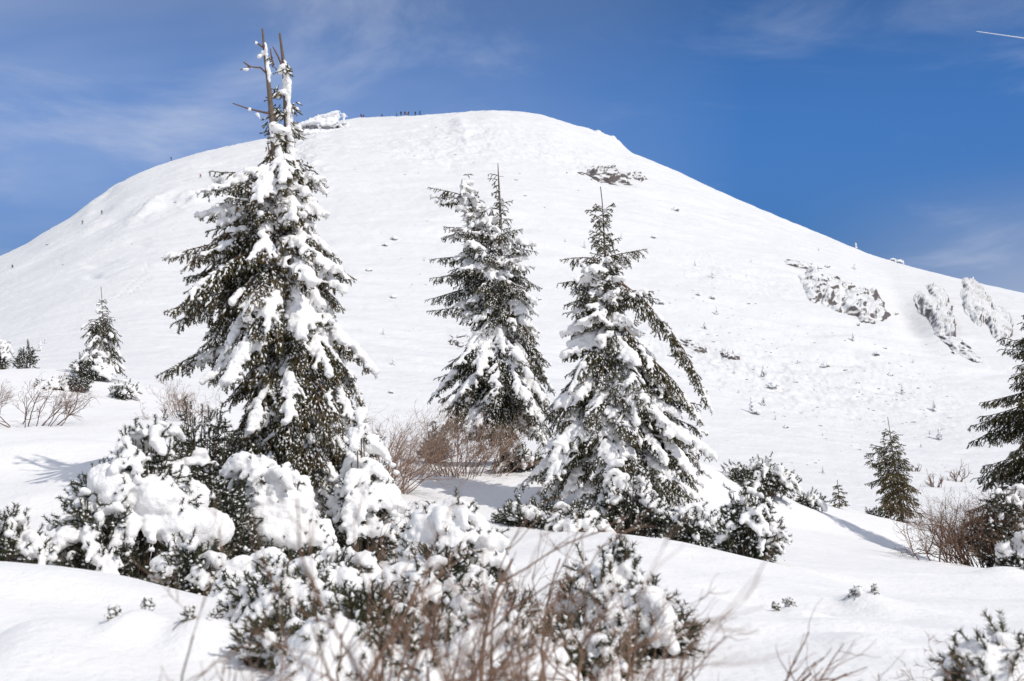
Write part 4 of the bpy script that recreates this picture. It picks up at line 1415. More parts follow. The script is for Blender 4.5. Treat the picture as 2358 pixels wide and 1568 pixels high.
pine_at(2330, 7.6, 1500, 170, 100, 80, 0.62, 'brown-green pine bush in the bottom right corner', 127, lump=0.06, tint0=0.55, clump=3.5)
pine_at(280, 32.5, 885, 30, 24, 25, 0.58, 'small round snowy pine on the left bank', 128, lump=0.08, voxel=0.03)
pine_at(172, 33.0, 868, 34, 26, 28, 0.7, 'snow-smothered pine beside the bare bush on the left bank', 129, lump=0.08, voxel=0.03)
pine_at(200, 35.5, 812, 42, 30, 46, 0.75, 'wide snow-clumped pine at the left foot of the small slender spruce', 130, lump=0.075, voxel=0.03)
pine_at(50, 37.5, 806, 24, 18, 23, 0.16, 'bent little pine on the left crest with bare upper side', 131, lump=0.06, voxel=0.03)
pine_at(-4, 37.5, 792, 16, 14, 19, 0.46, 'little snowy pine cut off by the left edge on the crest', 133, lump=0.07, voxel=0.03)
pine_at(2310, 22.2, 1150, 85, 50, 79, 0.39, 'dark pine with snow cushions between the brown thicket and the right-edge spruce', 137, lump=0.075, tint0=0.15, voxel=0.025)
pine_at(2345, 21.5, 1235, 50, 40, 48, 0.58, 'snowy dwarf pine at the foot of the dark right-edge spruce', 134, lump=0.075, voxel=0.025)
pine_at(1000, 28.2, 985, 34, 24, 32, 0.46, 'small dark-and-white pine at the left foot of the double-topped spruce', 135, lump=0.065, voxel=0.028)
pine_at(1205, 25.5, 1035, 55, 30, 38, 0.56, 'snow-topped pine between the double-topped and the broad green spruce', 136, lump=0.07, voxel=0.026)

# dark tips of buried bushes that poke through small drifts
for i, (vx, vy, dd, w, lab) in enumerate(((343, 1418, 9.35, 9, 'dark upright sprig poking out of the tallest drift at lower left'), (268, 1452, 9.15, 9, 'reddish sprig at the left foot of the lower left drift'),
                                         (442, 1482, 9.0, 13, 'dark sprig at the left foot of the drift nearest the pine bush'), (505, 1478, 9.0, 6, 'tiny sprig on the face of the drift nearest the pine bush'),
                                         (1968, 1380, 13.25, 8, 'dark sprig on top of the left of two small drifts'), (2006, 1378, 13.25, 8, 'dark sprig on top of the right of two small drifts'),
                                         (1806, 1412, 12.2, 12, 'reddish-brown sprig on the small drift at lower right'), (1779, 1420, 12.1, 5, 'tiny reddish sprig left of the small lower right drift'), (2350, 1335, 18.4, 8, 'grey sprig on the drift at the right edge'))):
    b_ = ground(vx, dd, 0.01)
    h = max(0.05, min(0.16, float(at(vx, vy - 8, dd)[2] - b_[2])))
    dwarf_pine('pine_sprig', b_, w / FV * dd, w / FV * dd, h * 0.55, 4, 0.35, lab, 160 + i, lump=0.03, tuft=0.035, tint0=1.0, voxel=0.012, needle=0.014, cat='sprig')

# ---------------------------------------------------------------- leafless bushes
bare_shrub('bare_shrub', ground(60, 27), 0.95, 1.5, 13, 'leafless brown bush spreading over the left bank', 201, r0=0.012, wind=(0.05, 0), kids=6, base_w=0.3, base_l=0.55, tint=0.15)
bare_shrub('bare_shrub', ground(425, 28), 0.75, 1.6, 16, 'fine twiggy leafless bush left behind the big spruce', 202, r0=0.007, kids=6, base_w=0.25, base_l=0.4, tint=0.4)
bare_shrub('bare_shrub', ground(880, 23.5), 1.25, 0.9, 42, 'dense reddish leafless bush right beside the big spruce', 203, r0=0.009, wind=(0.10, 0), kids=5, base_w=0.22, base_l=0.42, tint=0.72, rime=0.03)
bare_shrub('bare_shrub', ground(1075, 25.2), 1.05, 0.8, 52, 'dense leafless bush before the double-topped spruce, some stems white with rime', 204, r0=0.009, wind=(0.09, 0), kids=5, base_w=0.25, base_l=0.68, tint=0.78, rime=0.06)
bare_shrub('bare_shrub', ground(2270, 22.5), 1.0, 0.9, 56, 'dense dark brown thicket below the right-edge spruce', 205, r0=0.010, wind=(-0.03, 0), kids=6, base_w=0.3, base_l=0.6, tint=0.15)
bare_shrub('bare_shrub', ground(2150, 22.0), 0.95, 0.7, 6, 'thin leafless bush with two upright stems, left of the dark thicket', 206, r0=0.012, kids=5, base_w=0.1, base_l=0.35, tint=0.25)
bare_shrub('bare_shrub', ground(955, 14.4), 0.62, 1.1, 12, 'arching reddish twigs at the right foot of the big spruce', 207, r0=0.006, wind=(0.16, 0), kids=4, base_w=0.2, tint=0.5, up=-0.6)
bare_shrub('bare_shrub', ground(1320, 9.5), 0.50, 1.2, 12, 'curled brown twigs over the bush at bottom right of centre', 208, r0=0.005, wind=(0.14, 0), kids=5, base_w=0.25, tint=0.4, up=-0.6)
bare_shrub('bare_shrub', ground(2170, 7.2), 0.34, 1.2, 9, 'few curled brown twigs left of the bottom right pine bush', 209, r0=0.004, wind=(-0.05, 0), kids=4, base_w=0.2, tint=0.35, up=0.2)
# in front, close to the lens and out of focus
bare_shrub('bare_shrub', ground(930, 5.6), 1.0, 0.8, 6, 'tangled brown bush rising from the bottom edge, left of centre', 210, r0=0.011, wind=(0.05, 0), kids=5, depth=2, base_w=0.30, base_l=0.45, tint=0.4, ylim=-1.3)
bare_shrub('bare_shrub', ground(1300, 6.0), 0.98, 0.8, 6, 'tangled brown bush rising from the bottom edge, right of centre', 211, r0=0.011, wind=(0.10, 0), kids=5, depth=2, base_w=0.30, base_l=0.5, tint=0.4, ylim=-1.3)
bare_shrub('bare_shrub', ground(920, 3.9), 1.45, 0.35, 3, 'strong forked brown stem, blurred, in front of everything at bottom centre', 212, r0=0.014, wind=(0.06, 0.0), kids=5, base_w=0.12, tint=0.25, ylim=-0.5, crook=0.12)
bare_shrub('bare_shrub', ground(1060, 3.3), 1.02, 0.5, 6, 'pale blurred twigs nearest the lens, reaching up to the right', 213, r0=0.009, wind=(0.13, 0.0), kids=5, base_w=0.15, tint=0.45, ylim=-0.3, crook=0.13)
bare_shrub('bare_shrub', ground(620, 4.8), 0.95, 0.8, 7, 'small blurred brown bush at the bottom, left of the forked stem', 214, r0=0.009, wind=(0.04, 0), kids=5, base_w=0.22, base_l=0.35, tint=0.3, ylim=-0.6)
bare_shrub('bare_shrub', ground(1400, 5.6), 0.85, 0.8, 9, 'low blurred brown bush at the bottom, right of the tangle', 215, r0=0.008, wind=(0.09, 0), kids=5, base_w=0.25, base_l=0.4, tint=0.3, ylim=-0.8)

# ---------------------------------------------------------------- on the mountain
def outcrop(vx, vy, rx, ry, ang, hgt, label, seed, res=72, lay=0.9, name='rock_outcrop', cell=3.2):
    """a crag standing out of the slope: blocky, its rim sunk under the snow"""
    c, s = math.cos(ang), math.sin(ang)
    g = np.linspace(-1.35, 1.35, res)
    U, W = np.meshgrid(g, g, indexing='ij')
    px, py = vx + U * rx * c - W * ry * s, vy + U * rx * s + W * ry * c
    P = np.array([mount_hit(a, b_) for a, b_ in zip(px.ravel(), py.ravel())]).reshape(res, res, 3)
    o_ = mount_hit(vx, vy)
    rr = np.sqrt(U ** 2 + W ** 2) + 0.30 * fbm(U * 2.2, W * 2.2, seed, 3, seed)
    mask = 1 - smooth01(rr, 0.55, 1.15)
    X, Y, Z = P[..., 0], P[..., 1], P[..., 2]
    wx = fbm(X / 4, Z / 4, seed, 2, seed + 1) * 0.6
    d1, d2, cv = cells(X / cell + wx, Z / (cell * 0.8) + wx, seed)
    b1, b2, bv = cells(X / (cell * .42) + wx, Z / (cell * .36) + wx, seed + 3)
    ridged = 1 - np.abs(fbm(X / 5, Z / 9, seed, 3, seed + 2))
    h = mask * hgt * 0.62 * (0.25 + 0.42 * cv * smooth01(d2 - d1, 0.0, 0.30) + 0.34 * ridged + 0.12 * bv * smooth01(b2 - b1, 0, .2)) - 0.5 * (1 - smooth01(mask, 0.0, 0.12))
    n = np.array([0.10, -0.75, 0.65])
    P = P + n * h[..., None] - o_
    i, j = np.meshgrid(np.arange(res - 1), np.arange(res - 1), indexing='ij')
    q = np.stack([i * res + j, (i + 1) * res + j, (i + 1) * res + j + 1, i * res + j + 1], -1)
    v = P.reshape(-1, 3)
    e = np.cross(v[q[..., 1]] - v[q[..., 0]], v[q[..., 2]] - v[q[..., 0]]).mean((0, 1))
    if e[1] > 0:
        q = q[..., ::-1]
    mb = MB()
    mb.quads(v, q)
    ob = mb.build(name, [CRAG], None, tuple(o_), smooth=True)
    return tag(ob, label, 'rock')


outcrop(1400, 404, 52, 20, 0.22, 4.2, 'dark rock band below the right shoulder of the summit', 301, cell=2.4)
outcrop(1472, 408, 16, 9, 0.5, 2.2, 'small rock to the right of the dark summit rock band', 302, res=36, cell=1.5)
outcrop(1905, 668, 62, 34, 0.45, 4.6, 'left half of the middle crag on the right flank, rounded rocks', 303)
outcrop(1985, 705, 62, 36, 0.42, 5.0, 'right half of the middle crag on the right flank, with brown walls', 304)
outcrop(2160, 722, 36, 66, -0.55, 4.6, 'long crag running down the slope beside the shaded gully', 305, cell=2.8)
outcrop(2250, 700, 30, 60, -0.55, 4.6, 'dark broken crag nearest the right-edge spruce', 306, cell=2.8)
outcrop(2300, 745, 26, 50, -0.4, 3.5, 'crag half hidden by the right-edge spruce', 310, cell=2.8)
outcrop(2205, 800, 50, 13, 0.55, 2.2, 'low dark rock lip at the bottom end of the long crag', 307, res=48, cell=1.6)
outcrop(1850, 612, 40, 9, 0.25, 1.6, 'low snowy ledge above the middle crag', 308, res=48, cell=1.6)
outcrop(1678, 818, 22, 9, 0.35, 1.6, 'small dark ledge in the middle of the right slope', 309, res=40, cell=1.2)
outcrop(1595, 795, 30, 9, 0.45, 1.2, 'snowy ledge up the slope, left of the small dark ledge', 311, res=40, cell=1.2)
outcrop(1060, 786, 28, 13, 0.1, 1.7, 'snow-choked boulder pile left of the double-topped spruce', 312, res=44, cell=1.2)
outcrop(1110, 766, 20, 11, 0.2, 1.3, 'second snow-choked boulder pile just behind the double-topped spruce', 313, res=40, cell=1.2)


def sapling_proto(seed, h, w, load, dark, name):
    rng = np.random.default_rng(seed)
    root = thing(name, (0, 0, 0), 'x', 'tree')
    wood, need, snow = MB(), MB(), MB()
    tube(wood, [(0, 0, -0.3), (0.02, 0, h * 0.5), (0, 0.02, h)], [0.07, 0.04, 0.015], 5)
    wood.build('trunk', [BARK], root)
    n = int(70 * dark)
    t = rng.uniform(0.02, 0.97, n)
    ph = rng.uniform(0, 6.28, n)
    l = w * (1 - t) ** 0.8 * rng.uniform(0.6, 1.1, n) + 0.06
    a = np.stack([0 * t, 0 * t, t * h + 0.12], 1)
    e = a + np.stack([np.cos(ph) * l, np.sin(ph) * l, -0.35 * l], 1)
    brush(need, a, e, rng, 0.14, 0.05, 0.05, rng.uniform(0, 1, n), 0.02)
    need.build('needles', [FARTREE], root, smooth=False)
    k = rng.uniform(0, 1, n) < load
    c = a[k] * 0.35 + e[k] * 0.65
    r = rng.uniform(0.10, 0.19, k.sum()) * (0.6 + 0.6 * (1 - t[k]))
    c[:, 2] += r * 0.5
    balls(snow, c, r, (1.15, 1.15, 0.9), 1)
    balls(snow, a[k] * 0.6 + e[k] * 0.4 + [0, 0, 0.05], r * 0.9, (1, 1, 1), 1)
    melt(snow, 'snow_cover', M_RIME, 0.06, 1, root)
    return root


def heap_proto(seed, w, h, name):
    """a cushion bush drowned in rime"""
    rng = np.random.default_rng(seed)
    root = thing(name, (0, 0, 0), 'x', 'shrub')
    need, snow = MB(), MB()
    n = 60
    ph, e = rng.uniform(0, 6.28, n), np.sqrt(rng.uniform(0, 1, n))
    tip = np.stack([np.cos(ph) * e * w, np.sin(ph) * e * w, h * np.sqrt(1.05 - e ** 2) * rng.uniform(.7, 1.15, n)], 1)
    brush(need, tip * 0.5, tip * 1.03, rng, 0.12, 0.045, 0.06, rng.uniform(0, 1, n), 0.02)
    need.build('needles', [FARTREE], root, smooth=False)
    k = rng.uniform(0, 1, n) < 0.75
    balls(snow, tip[k] * 0.9, rng.uniform(0.13, 0.24, k.sum()), (1.1, 1.1, 0.9), 1)
    melt(snow, 'snow_cover', M_RIME, 0.06, 1, root)
    return root


protos = {'s': sapling_proto(1, 2.6, 0.8, 0.6, 1.8, 'spruce_sapling'), 't': sapling_proto(2, 2.6, 0.55, 0.5, 1.6, 'spruce_sapling'), 'g': sapling_proto(3, 2.2, 0.7, 1.0, 0.9, 'spruce_sapling'), 'h': heap_proto(4, 0.9, 0.8, 'snowy_cushion_shrub')}
P_H = {'s': 2.7, 't': 2.7, 'g': 2.3, 'h': 0.9}
used = set()
rs = random.Random(4)
G1, G2 = 'snow-crusted saplings on the open mountain slope', 'rime-covered cushion bushes on the mountain slope'
SAP = [('t', 1730, 950, 38, 'slim grey sapling, tallest on the lower slope right of the broad green spruce'), ('h', 1741, 953, 13, 'cushion bush at the right foot of the tallest slim sapling'), ('s', 1757, 934, 22, 'forked sapling just right of the tallest slim one'),
       ('s', 1757, 867, 27, 'bushy sapling above the forked one, beside its long shadow'), ('t', 1690, 860, 13, 'short thin sapling left of the bushy one'), ('h', 1779, 893, 15, 'lacy white cushion bush below the bushy sapling'), ('t', 1894, 1090, 18, 'lone sapling low on the slope above the crest pines'),
       ('s', 1836, 837, 10, None), ('t', 1650, 724, 20, 'forked sapling high on the slope right of the broad green spruce'), ('s', 1622, 757, 18, 'wide white sapling below the forked high one'), ('t', 1963, 785, 20, 'dark lone sapling under the middle crag'), ('t', 2077, 908, 24, 'slender dark sapling above the olive young spruce'),
       ('t', 2150, 946, 24, 'slender sapling right of the olive young spruce, high up'), ('s', 2162, 1012, 28, 'sapling with a snowy foot close to the right-edge spruce'), ('g', 2102, 836, 11, None), ('g', 883, 770, 17, 'white sapling alone on the slope between the big and double-topped spruces'),
       ('g', 905, 840, 18, 'white sapling just right of the big spruce'), ('h', 908, 552, 10, None), ('h', 886, 566, 8, None), ('h', 850, 624, 9, None), ('h', 906, 686, 9, None), ('g', 977, 600, 10, None), ('g', 949, 657, 8, None), ('g', 1301, 557, 10, None), ('g', 1346, 571, 18, 'white finger-shaped sapling left of the bare leader'),
       ('g', 1431, 550, 15, 'white sapling right of the bare leader'), ('h', 1505, 549, 8, None), ('h', 1556, 486, 10, None), ('g', 1600, 612, 13, None), ('g', 1640, 640, 18, 'twiggy pale sapling right of the broad green spruce top'), ('g', 1884, 577, 9, None), ('g', 1967, 620, 14, 'pale sapling below the skyline, above the middle crag'),
       ('g', 1729, 604, 8, None), ('g', 92, 808, 24, 'white ghost-like sapling above the left crest pines'), ('g', 105, 790, 15, 'smaller white sapling behind the ghost-like one'), ('g', 1970, 566, 14, 'white rimed sapling on the right skyline'), ('h', 2068, 600, 9, None), ('g', 2079, 604, 10, None), ('g', 2240, 648, 12, 'rimed sapling on the skyline farthest right'),
       ('h', 2055, 596, 7, None), ('h', 1640, 688, 9, None), ('h', 1608, 680, 8, None), ('t', 1700, 905, 10, None), ('t', 1785, 967, 14, None), ('h', 1900, 845, 11, None), ('h', 2017, 818, 9, None), ('s', 2120, 1030, 10, None), ('h', 1810, 985, 8, None), ('h', 2050, 865, 9, None), ('t', 1893, 1003, 8, None), ('t', 1978, 905, 8, None),
       ('h', 1150, 560, 7, None), ('h', 1240, 690, 8, None), ('h', 1520, 700, 10, None), ('h', 1550, 820, 12, None), ('h', 1475, 770, 12, None), ('t', 1490, 850, 12, None), ('h', 900, 905, 8, None), ('h', 1905, 575 + 40, 7, None), ('s', 2140, 1000, 12, None)]
for kind, vx, vy, hp, lab in SAP:
    p = mount_hit(vx, vy, 0.08)
    o = protos[kind] if kind not in used else copy_tree(protos[kind])
    used.add(kind)
    s = hp / FV * math.hypot(p[0], p[1]) / P_H[kind]
    o.location = p
    o.scale = (s * rs.uniform(0.85, 1.15), s * rs.uniform(0.85, 1.15), s)
    o.rotation_euler = (0, 0, rs.uniform(0, 6.28))
    bush = kind == 'h'
    tag(o, lab or ('low rime-white cushion bush dotted on the distant open slope' if bush else 'tiny pale sapling dotted on the distant open slope'), 'shrub' if bush else 'tree', G2 if bush else G1)

for vx, vy, hh, sd_, lab in ((2155, 1122, 1.5, 221, 'distant leafless bush in the dip left of the right-edge spruce'), (2208, 1108, 1.9, 222, 'distant leafless bush with a stout fork, beside the right-edge spruce'), (2105, 1085, 0.8, 223, 'tiny distant leafless bush above the two larger ones')):
    p = mount_hit(vx, vy)
    dd = math.hypot(p[0], p[1])
    k = dd / 60.0
    bare_shrub('bare_shrub', p, 36 / FV * dd * (hh / 1.9), 0.8, 9, lab, sd_, r0=0.022 * k, kids=4, depth=2, base_w=0.2 * k, tint=0.3)

# stones and grass tips that break the snow, each a few pixels
smesh = []
for sd_ in range(4):
    rng = np.random.default_rng(60 + sd_)
    v, f = ICO[2]
    v = v * np.array([1.0, 0.8, 0.62]) * (1 + 0.32 * fbm(v[:, 0] * 1.7, v[:, 1] * 1.7, v[:, 2] * 1.7 + sd_, 2, sd_))[:, None]
    mb = MB()
    mb.add(v, f)
    smesh.append(mb.mesh('stone', [STONE], smooth=False))
rng = np.random.default_rng(77)
pts = []
for cx, cy, sx, sy, an, n in ((1900, 860, 190, 60, 0.35, 84), (1700, 780, 90, 50, 0.3, 36), (2050, 970, 110, 60, 0.3, 64), (1850, 1000, 120, 50, 0.3, 26), (1570, 700, 60, 80, 0.3, 12), (1080, 400, 160, 40, .1, 14), (960, 620, 70, 110, 0, 16), (1330, 520, 160, 80, .2, 10), (2100, 860, 60, 50, .4, 14), (330, 540, 110, 50, -.4, 10)):
    c, s = math.cos(an), math.sin(an)
    for _ in range(n):
        a, b_ = rng.normal(0, sx), rng.normal(0, sy)
        pts.append((cx + a * c - b_ * s, cy + a * s + b_ * c))
k = 0
for vx, vy in pts:
    a, e = azel(vx, vy)
    if vy < np.interp(vx, SIL[:, 0], SIL[:, 1]) + 25 or vy > 1120 or vx > 2330:
        continue
    p = mount_hit(vx, vy)
    r = math.hypot(p[0], p[1])
    s = abs(rng.normal(0, 1.1)) + 1.0
    s = min(s, 3.6) / FV * r * 1.0
    o = bpy.data.objects.new('stone', smesh[k % 4])
    COL.objects.link(o)
    o.location = (p[0], p[1], p[2] - 0.12 * s)
    o.scale = (s * rng.uniform(1.0, 1.9), s, s * rng.uniform(0.6, 0.9))
    o.rotation_euler = (0, 0, rng.uniform(-0.5, 0.5))
    tag(o, 'dark stone tip breaking the snow of the distant slope', 'stone', 'stones scattered over the mountain slope')
    k += 1


# ---------------------------------------------------------------- the snow-buried summit hut
ho = mount_hit(737.2, 301.5)
hut = thing('summit_hut', ho, 'snow-buried summit hut with a wing-shaped drift on its roof, on the skyline', 'hut')
HK = 0.0326


def hz(zx, zy, y=0.0):
    return np.array([(zx - 740) * HK, y, (400 - zy) * HK])


rng = np.random.default_rng(9)
mb = MB()
for t in np.linspace(0, 1, 60):
    for y in np.linspace(0.5, 6, 9):
        p = hz(490 + t * 425, 318 - t * 142 + 8 * math.sin(t * 9), y)
        balls(mb, [p], [0.55 + 0.42 * t + rng.uniform(-.06, .06)], (1.1, 1.1, 0.85), 2)
poly = np.array([(560, 318), (640, 285), (760, 240), (880, 185), (925, 175), (935, 200), (915, 240), (930, 285), (905, 320), (870, 345), (760, 345), (735, 325), (650, 320)], float)


def inside(px, py, pg):
    c = False
    for i in range(len(pg)):
        (x1, y1), (x2, y2) = pg[i], pg[i - 1]
        if (y1 > py) != (y2 > py) and px < (x2 - x1) * (py - y1) / (y2 - y1) + x1:
            c = not c
    return c


for zx in np.arange(560, 940, 9):
    for zy in np.arange(175, 350, 9):
        if inside(zx, zy, poly):
            for y in (0.6, 1.6, 3.0, 4.5):
                balls(mb, [hz(zx, zy, y - 0.02 * max(0, zy - 250) + 0.5 * fbm(zx / 40, zy / 22, 0, 2, 3))], [0.48], (1, 1, 1), 1)
balls(mb, [hz(918, 182, y) for y in (0.4, 1.4, 2.6, 4)], [0.75] * 4, (1, 1, 1), 2)
melt(mb, 'roof_snow', M_RIME, 0.22, 2, hut)
mb = MB()
for t in np.linspace(0, 1, 14):
    for y in (-1.2, -0.3, 0.8):
        balls(mb, [hz(510 + t * 215, 345 - 42 * math.sin(min(1, t * 1.25) * 1.5) + rng.normal(0, 3), y)], [0.62], (1.1, 1.1, 0.7), 2)
for zx, zy, r in ((715, 340, .7), (735, 370, .65), (510, 385, .55), (500, 365, .5)):
    balls(mb, [hz(zx, zy, -0.4)], [r], (1, 1.4, 1), 2)
melt(mb, 'porch_snow', M_RIME, 0.2, 2, hut)

mb = MB()
rng = np.random.default_rng(12)
for zx in np.arange(470, 1120, 14):
    for y, z, r_ in ((0.2, -0.5, .62), (-0.9, -0.5, .62), (-1.9, -0.52, .62), (-2.8, -0.6, .66), (-3.5, -1.15, .75), (-4.2, -1.9, .85), (-2.6, -1.6, .9)):
        balls(mb, [np.array([(zx - 740) * HK, y + (0.15 * rng.normal() if y < -2.5 else 0), z + (0.12 * rng.normal() if y < -2.5 else 0)])], [r_], (1.1, 1.1, 0.82), 1)
melt(mb, 'snow_terrace', M_RIME, 0.18, 3, hut)


def hbox(mb, x0, x1, z0, z1, y0, y1, mat=0):
    v = [(x, y, z) for x in (x0, x1) for y in (y0, y1) for z in (z0, z1)]
    q = [(0, 1, 3, 2), (4, 6, 7, 5), (0, 4, 5, 1), (2, 3, 7, 6), (0, 2, 6, 4), (1, 5, 7, 3)]
    mb.quads(v, q, mat)


a0, a1 = hz(520, 415), hz(1000, 310)
mb = MB()
hbox(mb, a0[0], a1[0], -2.5, a1[2], 0.6, 5)
HW = mat_plain('frosted_wall', (0.50, 0.51, 0.54), 0.85, 3, 0.25, 0.05)
DARK = mat_plain('dark_opening', (0.03, 0.03, 0.035), 0.9, 4, 0.3, 0.01)
mb.build('wall', [HW], hut, smooth=False)
mb = MB()
for zx, zy, r in ((900, 350, .65), (930, 338, .7), (970, 340, .75), (1000, 355, .7), (905, 385, .5), (985, 385, .8), (1040, 350, .9), (1045, 385, .9), (1090, 370, .75), (1130, 380, .6), (1010, 300, .6), (1050, 320, .7)):
    balls(mb, [hz(zx, zy, 0.3), hz(zx, zy, 1.8)], [r * 0.95], (1, 1.1, 0.95), 2)
melt(mb, 'entrance_snow', M_RIME, 0.2, 2, hut)
mb = MB()
p = hz(940, 366, -0.55)
hbox(mb, p[0] - 0.36, p[0] + 0.36, p[2] - 0.75, p[2] + 0.75, p[1] - .25, p[1] + 0.3)
mb.build('door', [DARK], hut, smooth=False)
for zx, zy, w, h in ((690, 212, .42, .75), (600, 246, .5, .5)):
    m = MB()
    p = hz(zx, zy, 3)
    hbox(m, p[0] - w, p[0] + w, p[2] - 0.9, p[2] + h, p[1] - .4, p[1] + .4)
    ch = m.build('chimney', [mat_plain('brown_stack', (0.12, 0.085, 0.07), .8, 4, .3, .02)], hut, smooth=False)
    m = MB()
    balls(m, [p + [w * .5, 0, h - .1]], [w * .95], (1, 1, .8), 2)
    m.build('snow_cap', [M_RIME], ch)

mo = mount_hit(791, 274)
mast = thing('weather_mast', mo, 'short weather mast swollen into a ball by rime, right of the summit hut', 'mast')
mb = MB()
tube(mb, [(0, 0, -1), (0.05, 0, 1.0), (0, 0, 2.2)], [0.45, 0.5, 0.35], 8)
mb.build('pole', [M_RIME], mast)
mb = MB()
for q in ((0, 0, 1.9), (-.3, 0, 2.1), (.35, 0, 1.9), (0, .2, 2.4), (.1, 0, 1.3)):
    balls(mb, [q], [0.62], (1, 1, 1), 2)
melt(mb, 'rime_ball', M_RIME, 0.14, 2, mast)
for e in ((-2.3, 0, 4.0), (-2.9, .2, 3.2), (-1.9, -.2, .7), (1.6, 0, 1.3)):
    m = MB()
    tube(m, [(0, 0, 1.9), tuple(np.array(e) * .5 + np.array([0, 0, 1.0])), e], [0.16, 0.12, 0.2], 6)
    m.build('rod', [M_RIME], mast)


# ---------------------------------------------------------------- people on the mountain
def figure(pose):
    """one continuous body grown from a skeleton: 1.75 m tall"""
    lean = {'stand': 0.02, 'walk': 0.16, 'sit': 0.10}[pose]
    if pose == 'sit':
        hip = 0.42
        J = {'hip': (0, 0, hip), 'chest': (0, -.05, hip + .42), 'neck': (0, -.06, hip + .60), 'head': (0, -.07, hip + .74), 'top': (0, -.07, hip + .86)}
        legs = [[(s * .11, -.02, hip - .04), (s * .16, -.42, hip + .06), (s * .15, -.55, 0.08), (s * .16, -.68, 0.05)] for s in (-1, 1)]
        arms = [[(s * .2, -.05, hip + .50), (s * .27, -.16, hip + .26), (s * .20, -.36, hip + .16), (s * .18, -.44, hip + .15)] for s in (-1, 1)]
    else:
        hip = 0.92
        J = {'hip': (0, 0, hip), 'chest': (lean * .7, 0, hip + .40), 'neck': (lean * 1.1, 0, hip + .58), 'head': (lean * 1.35, 0, hip + .70), 'top': (lean * 1.45, 0, hip + .82)}
        st = 0.05 if pose == 'stand' else 0.26
        legs = [[(0.0, s * .10, hip - .06), (s * st * .75 + (.08 if pose == 'walk' else .01), s * .12, .50), (s * st, s * .13, 0.09), (s * st + .15, s * .14, 0.05)] for s in (-1, 1)]
        fw = 0.02 if pose == 'stand' else 0.2
        arms = [[(lean, s * .20, hip + .48), (lean - s * fw * .5, s * .28, hip + .20), (lean + .16 - s * fw * .6, s * .27, hip + .02), (lean + .24 - s * fw * .6, s * .26, hip - .02)] for s in (-1, 1)]
    vs, es, rad = [], [], []

    def add(p, r, parent=None):
        vs.append(p); rad.append(r)
        if parent is not None:
            es.append((parent, len(vs) - 1))
        return len(vs) - 1
    h = add(J['hip'], .165)
    c = add(J['chest'], .185, h)
    n_ = add(J['neck'], .075, c)
    hd = add(J['head'], .105, n_)
    add(J['top'], .085, hd)
    for l in legs:
        k = h
        for p, r in zip(l, (.11, .085, .06, .05)):
            k = add(p, r, k)
    for a in arms:
        k = c
        for p, r in zip(a, (.09, .065, .05, .045)):
            k = add(p, r, k)
    me = bpy.data.meshes.new('figure')
    me.from_pydata(vs, es, [])
    ob = bpy.data.objects.new('figure', me)
    COL.objects.link(ob)
    sk = ob.modifiers.new('s', 'SKIN')
    me.skin_vertices[0].data[0].use_root = True
    for i, r in enumerate(rad):
        me.skin_vertices[0].data[i].radius = (r, r)
    sb = ob.modifiers.new('d', 'SUBSURF')
    sb.levels = 1
    dg = bpy.context.evaluated_depsgraph_get()
    res = bpy.data.meshes.new_from_object(ob.evaluated_get(dg))
    bpy.data.objects.remove(ob)
    res.name = 'person'
    res.materials.clear()
    for m in (CLOTH['black'], CLOTH['black'], SKIN):
        res.materials.append(m)
    zj = hip - 0.02
    tips = np.array([a[-1] for a in arms])
    for p in res.polygons:
        q = np.array(p.center)
        if np.linalg.norm(tips - q, axis=1).min() < 0.075 or q[2] > J['neck'][2] + 0.03:
            p.material_index = 2
        elif q[2] > zj and not (pose == 'sit' and q[1] < -0.22 and abs(q[0]) < .24 and q[2] < hip + .13):
            p.material_index = 1
        else:
            p.material_index = 0
        p.use_smooth = True
    hat = MB()
    v, f = ICO[2]
    v = v.copy()
    v[:, 2] = np.where(v[:, 2] < -0.1, -0.1 + (v[:, 2] + .1) * .25, v[:, 2])
    hat.add(v * np.array([.118, .118, .13]) + np.array(J['head']) + np.array([0, 0, .05]), f)
    pack = MB()
    pv = v * np.array([.14, .17, .27])
    off = np.array(J['chest']) + (np.array([0, .24, -.02]) if pose == 'sit' else np.array([-.25, 0, -.02]))
    if pose == 'sit':
        pv = pv[:, [1, 0, 2]]
    pack.add(pv + off, f)
    poles = []
    if pose != 'sit':
        for a in arms:
            m = MB()
            e = np.array(a[-1])
            tube(m, [e + [0, 0, .08], e + [.10, 0, -e[2] * .5], [e[0] + .2, e[1], 0.0]], [.016, .012, .012], 5)
            poles.append(m.mesh('ski_pole', [CLOTH['black']]))
    return res, hat.mesh('hat', [CLOTH['black']]), pack.mesh('backpack', [CLOTH['black']]), poles


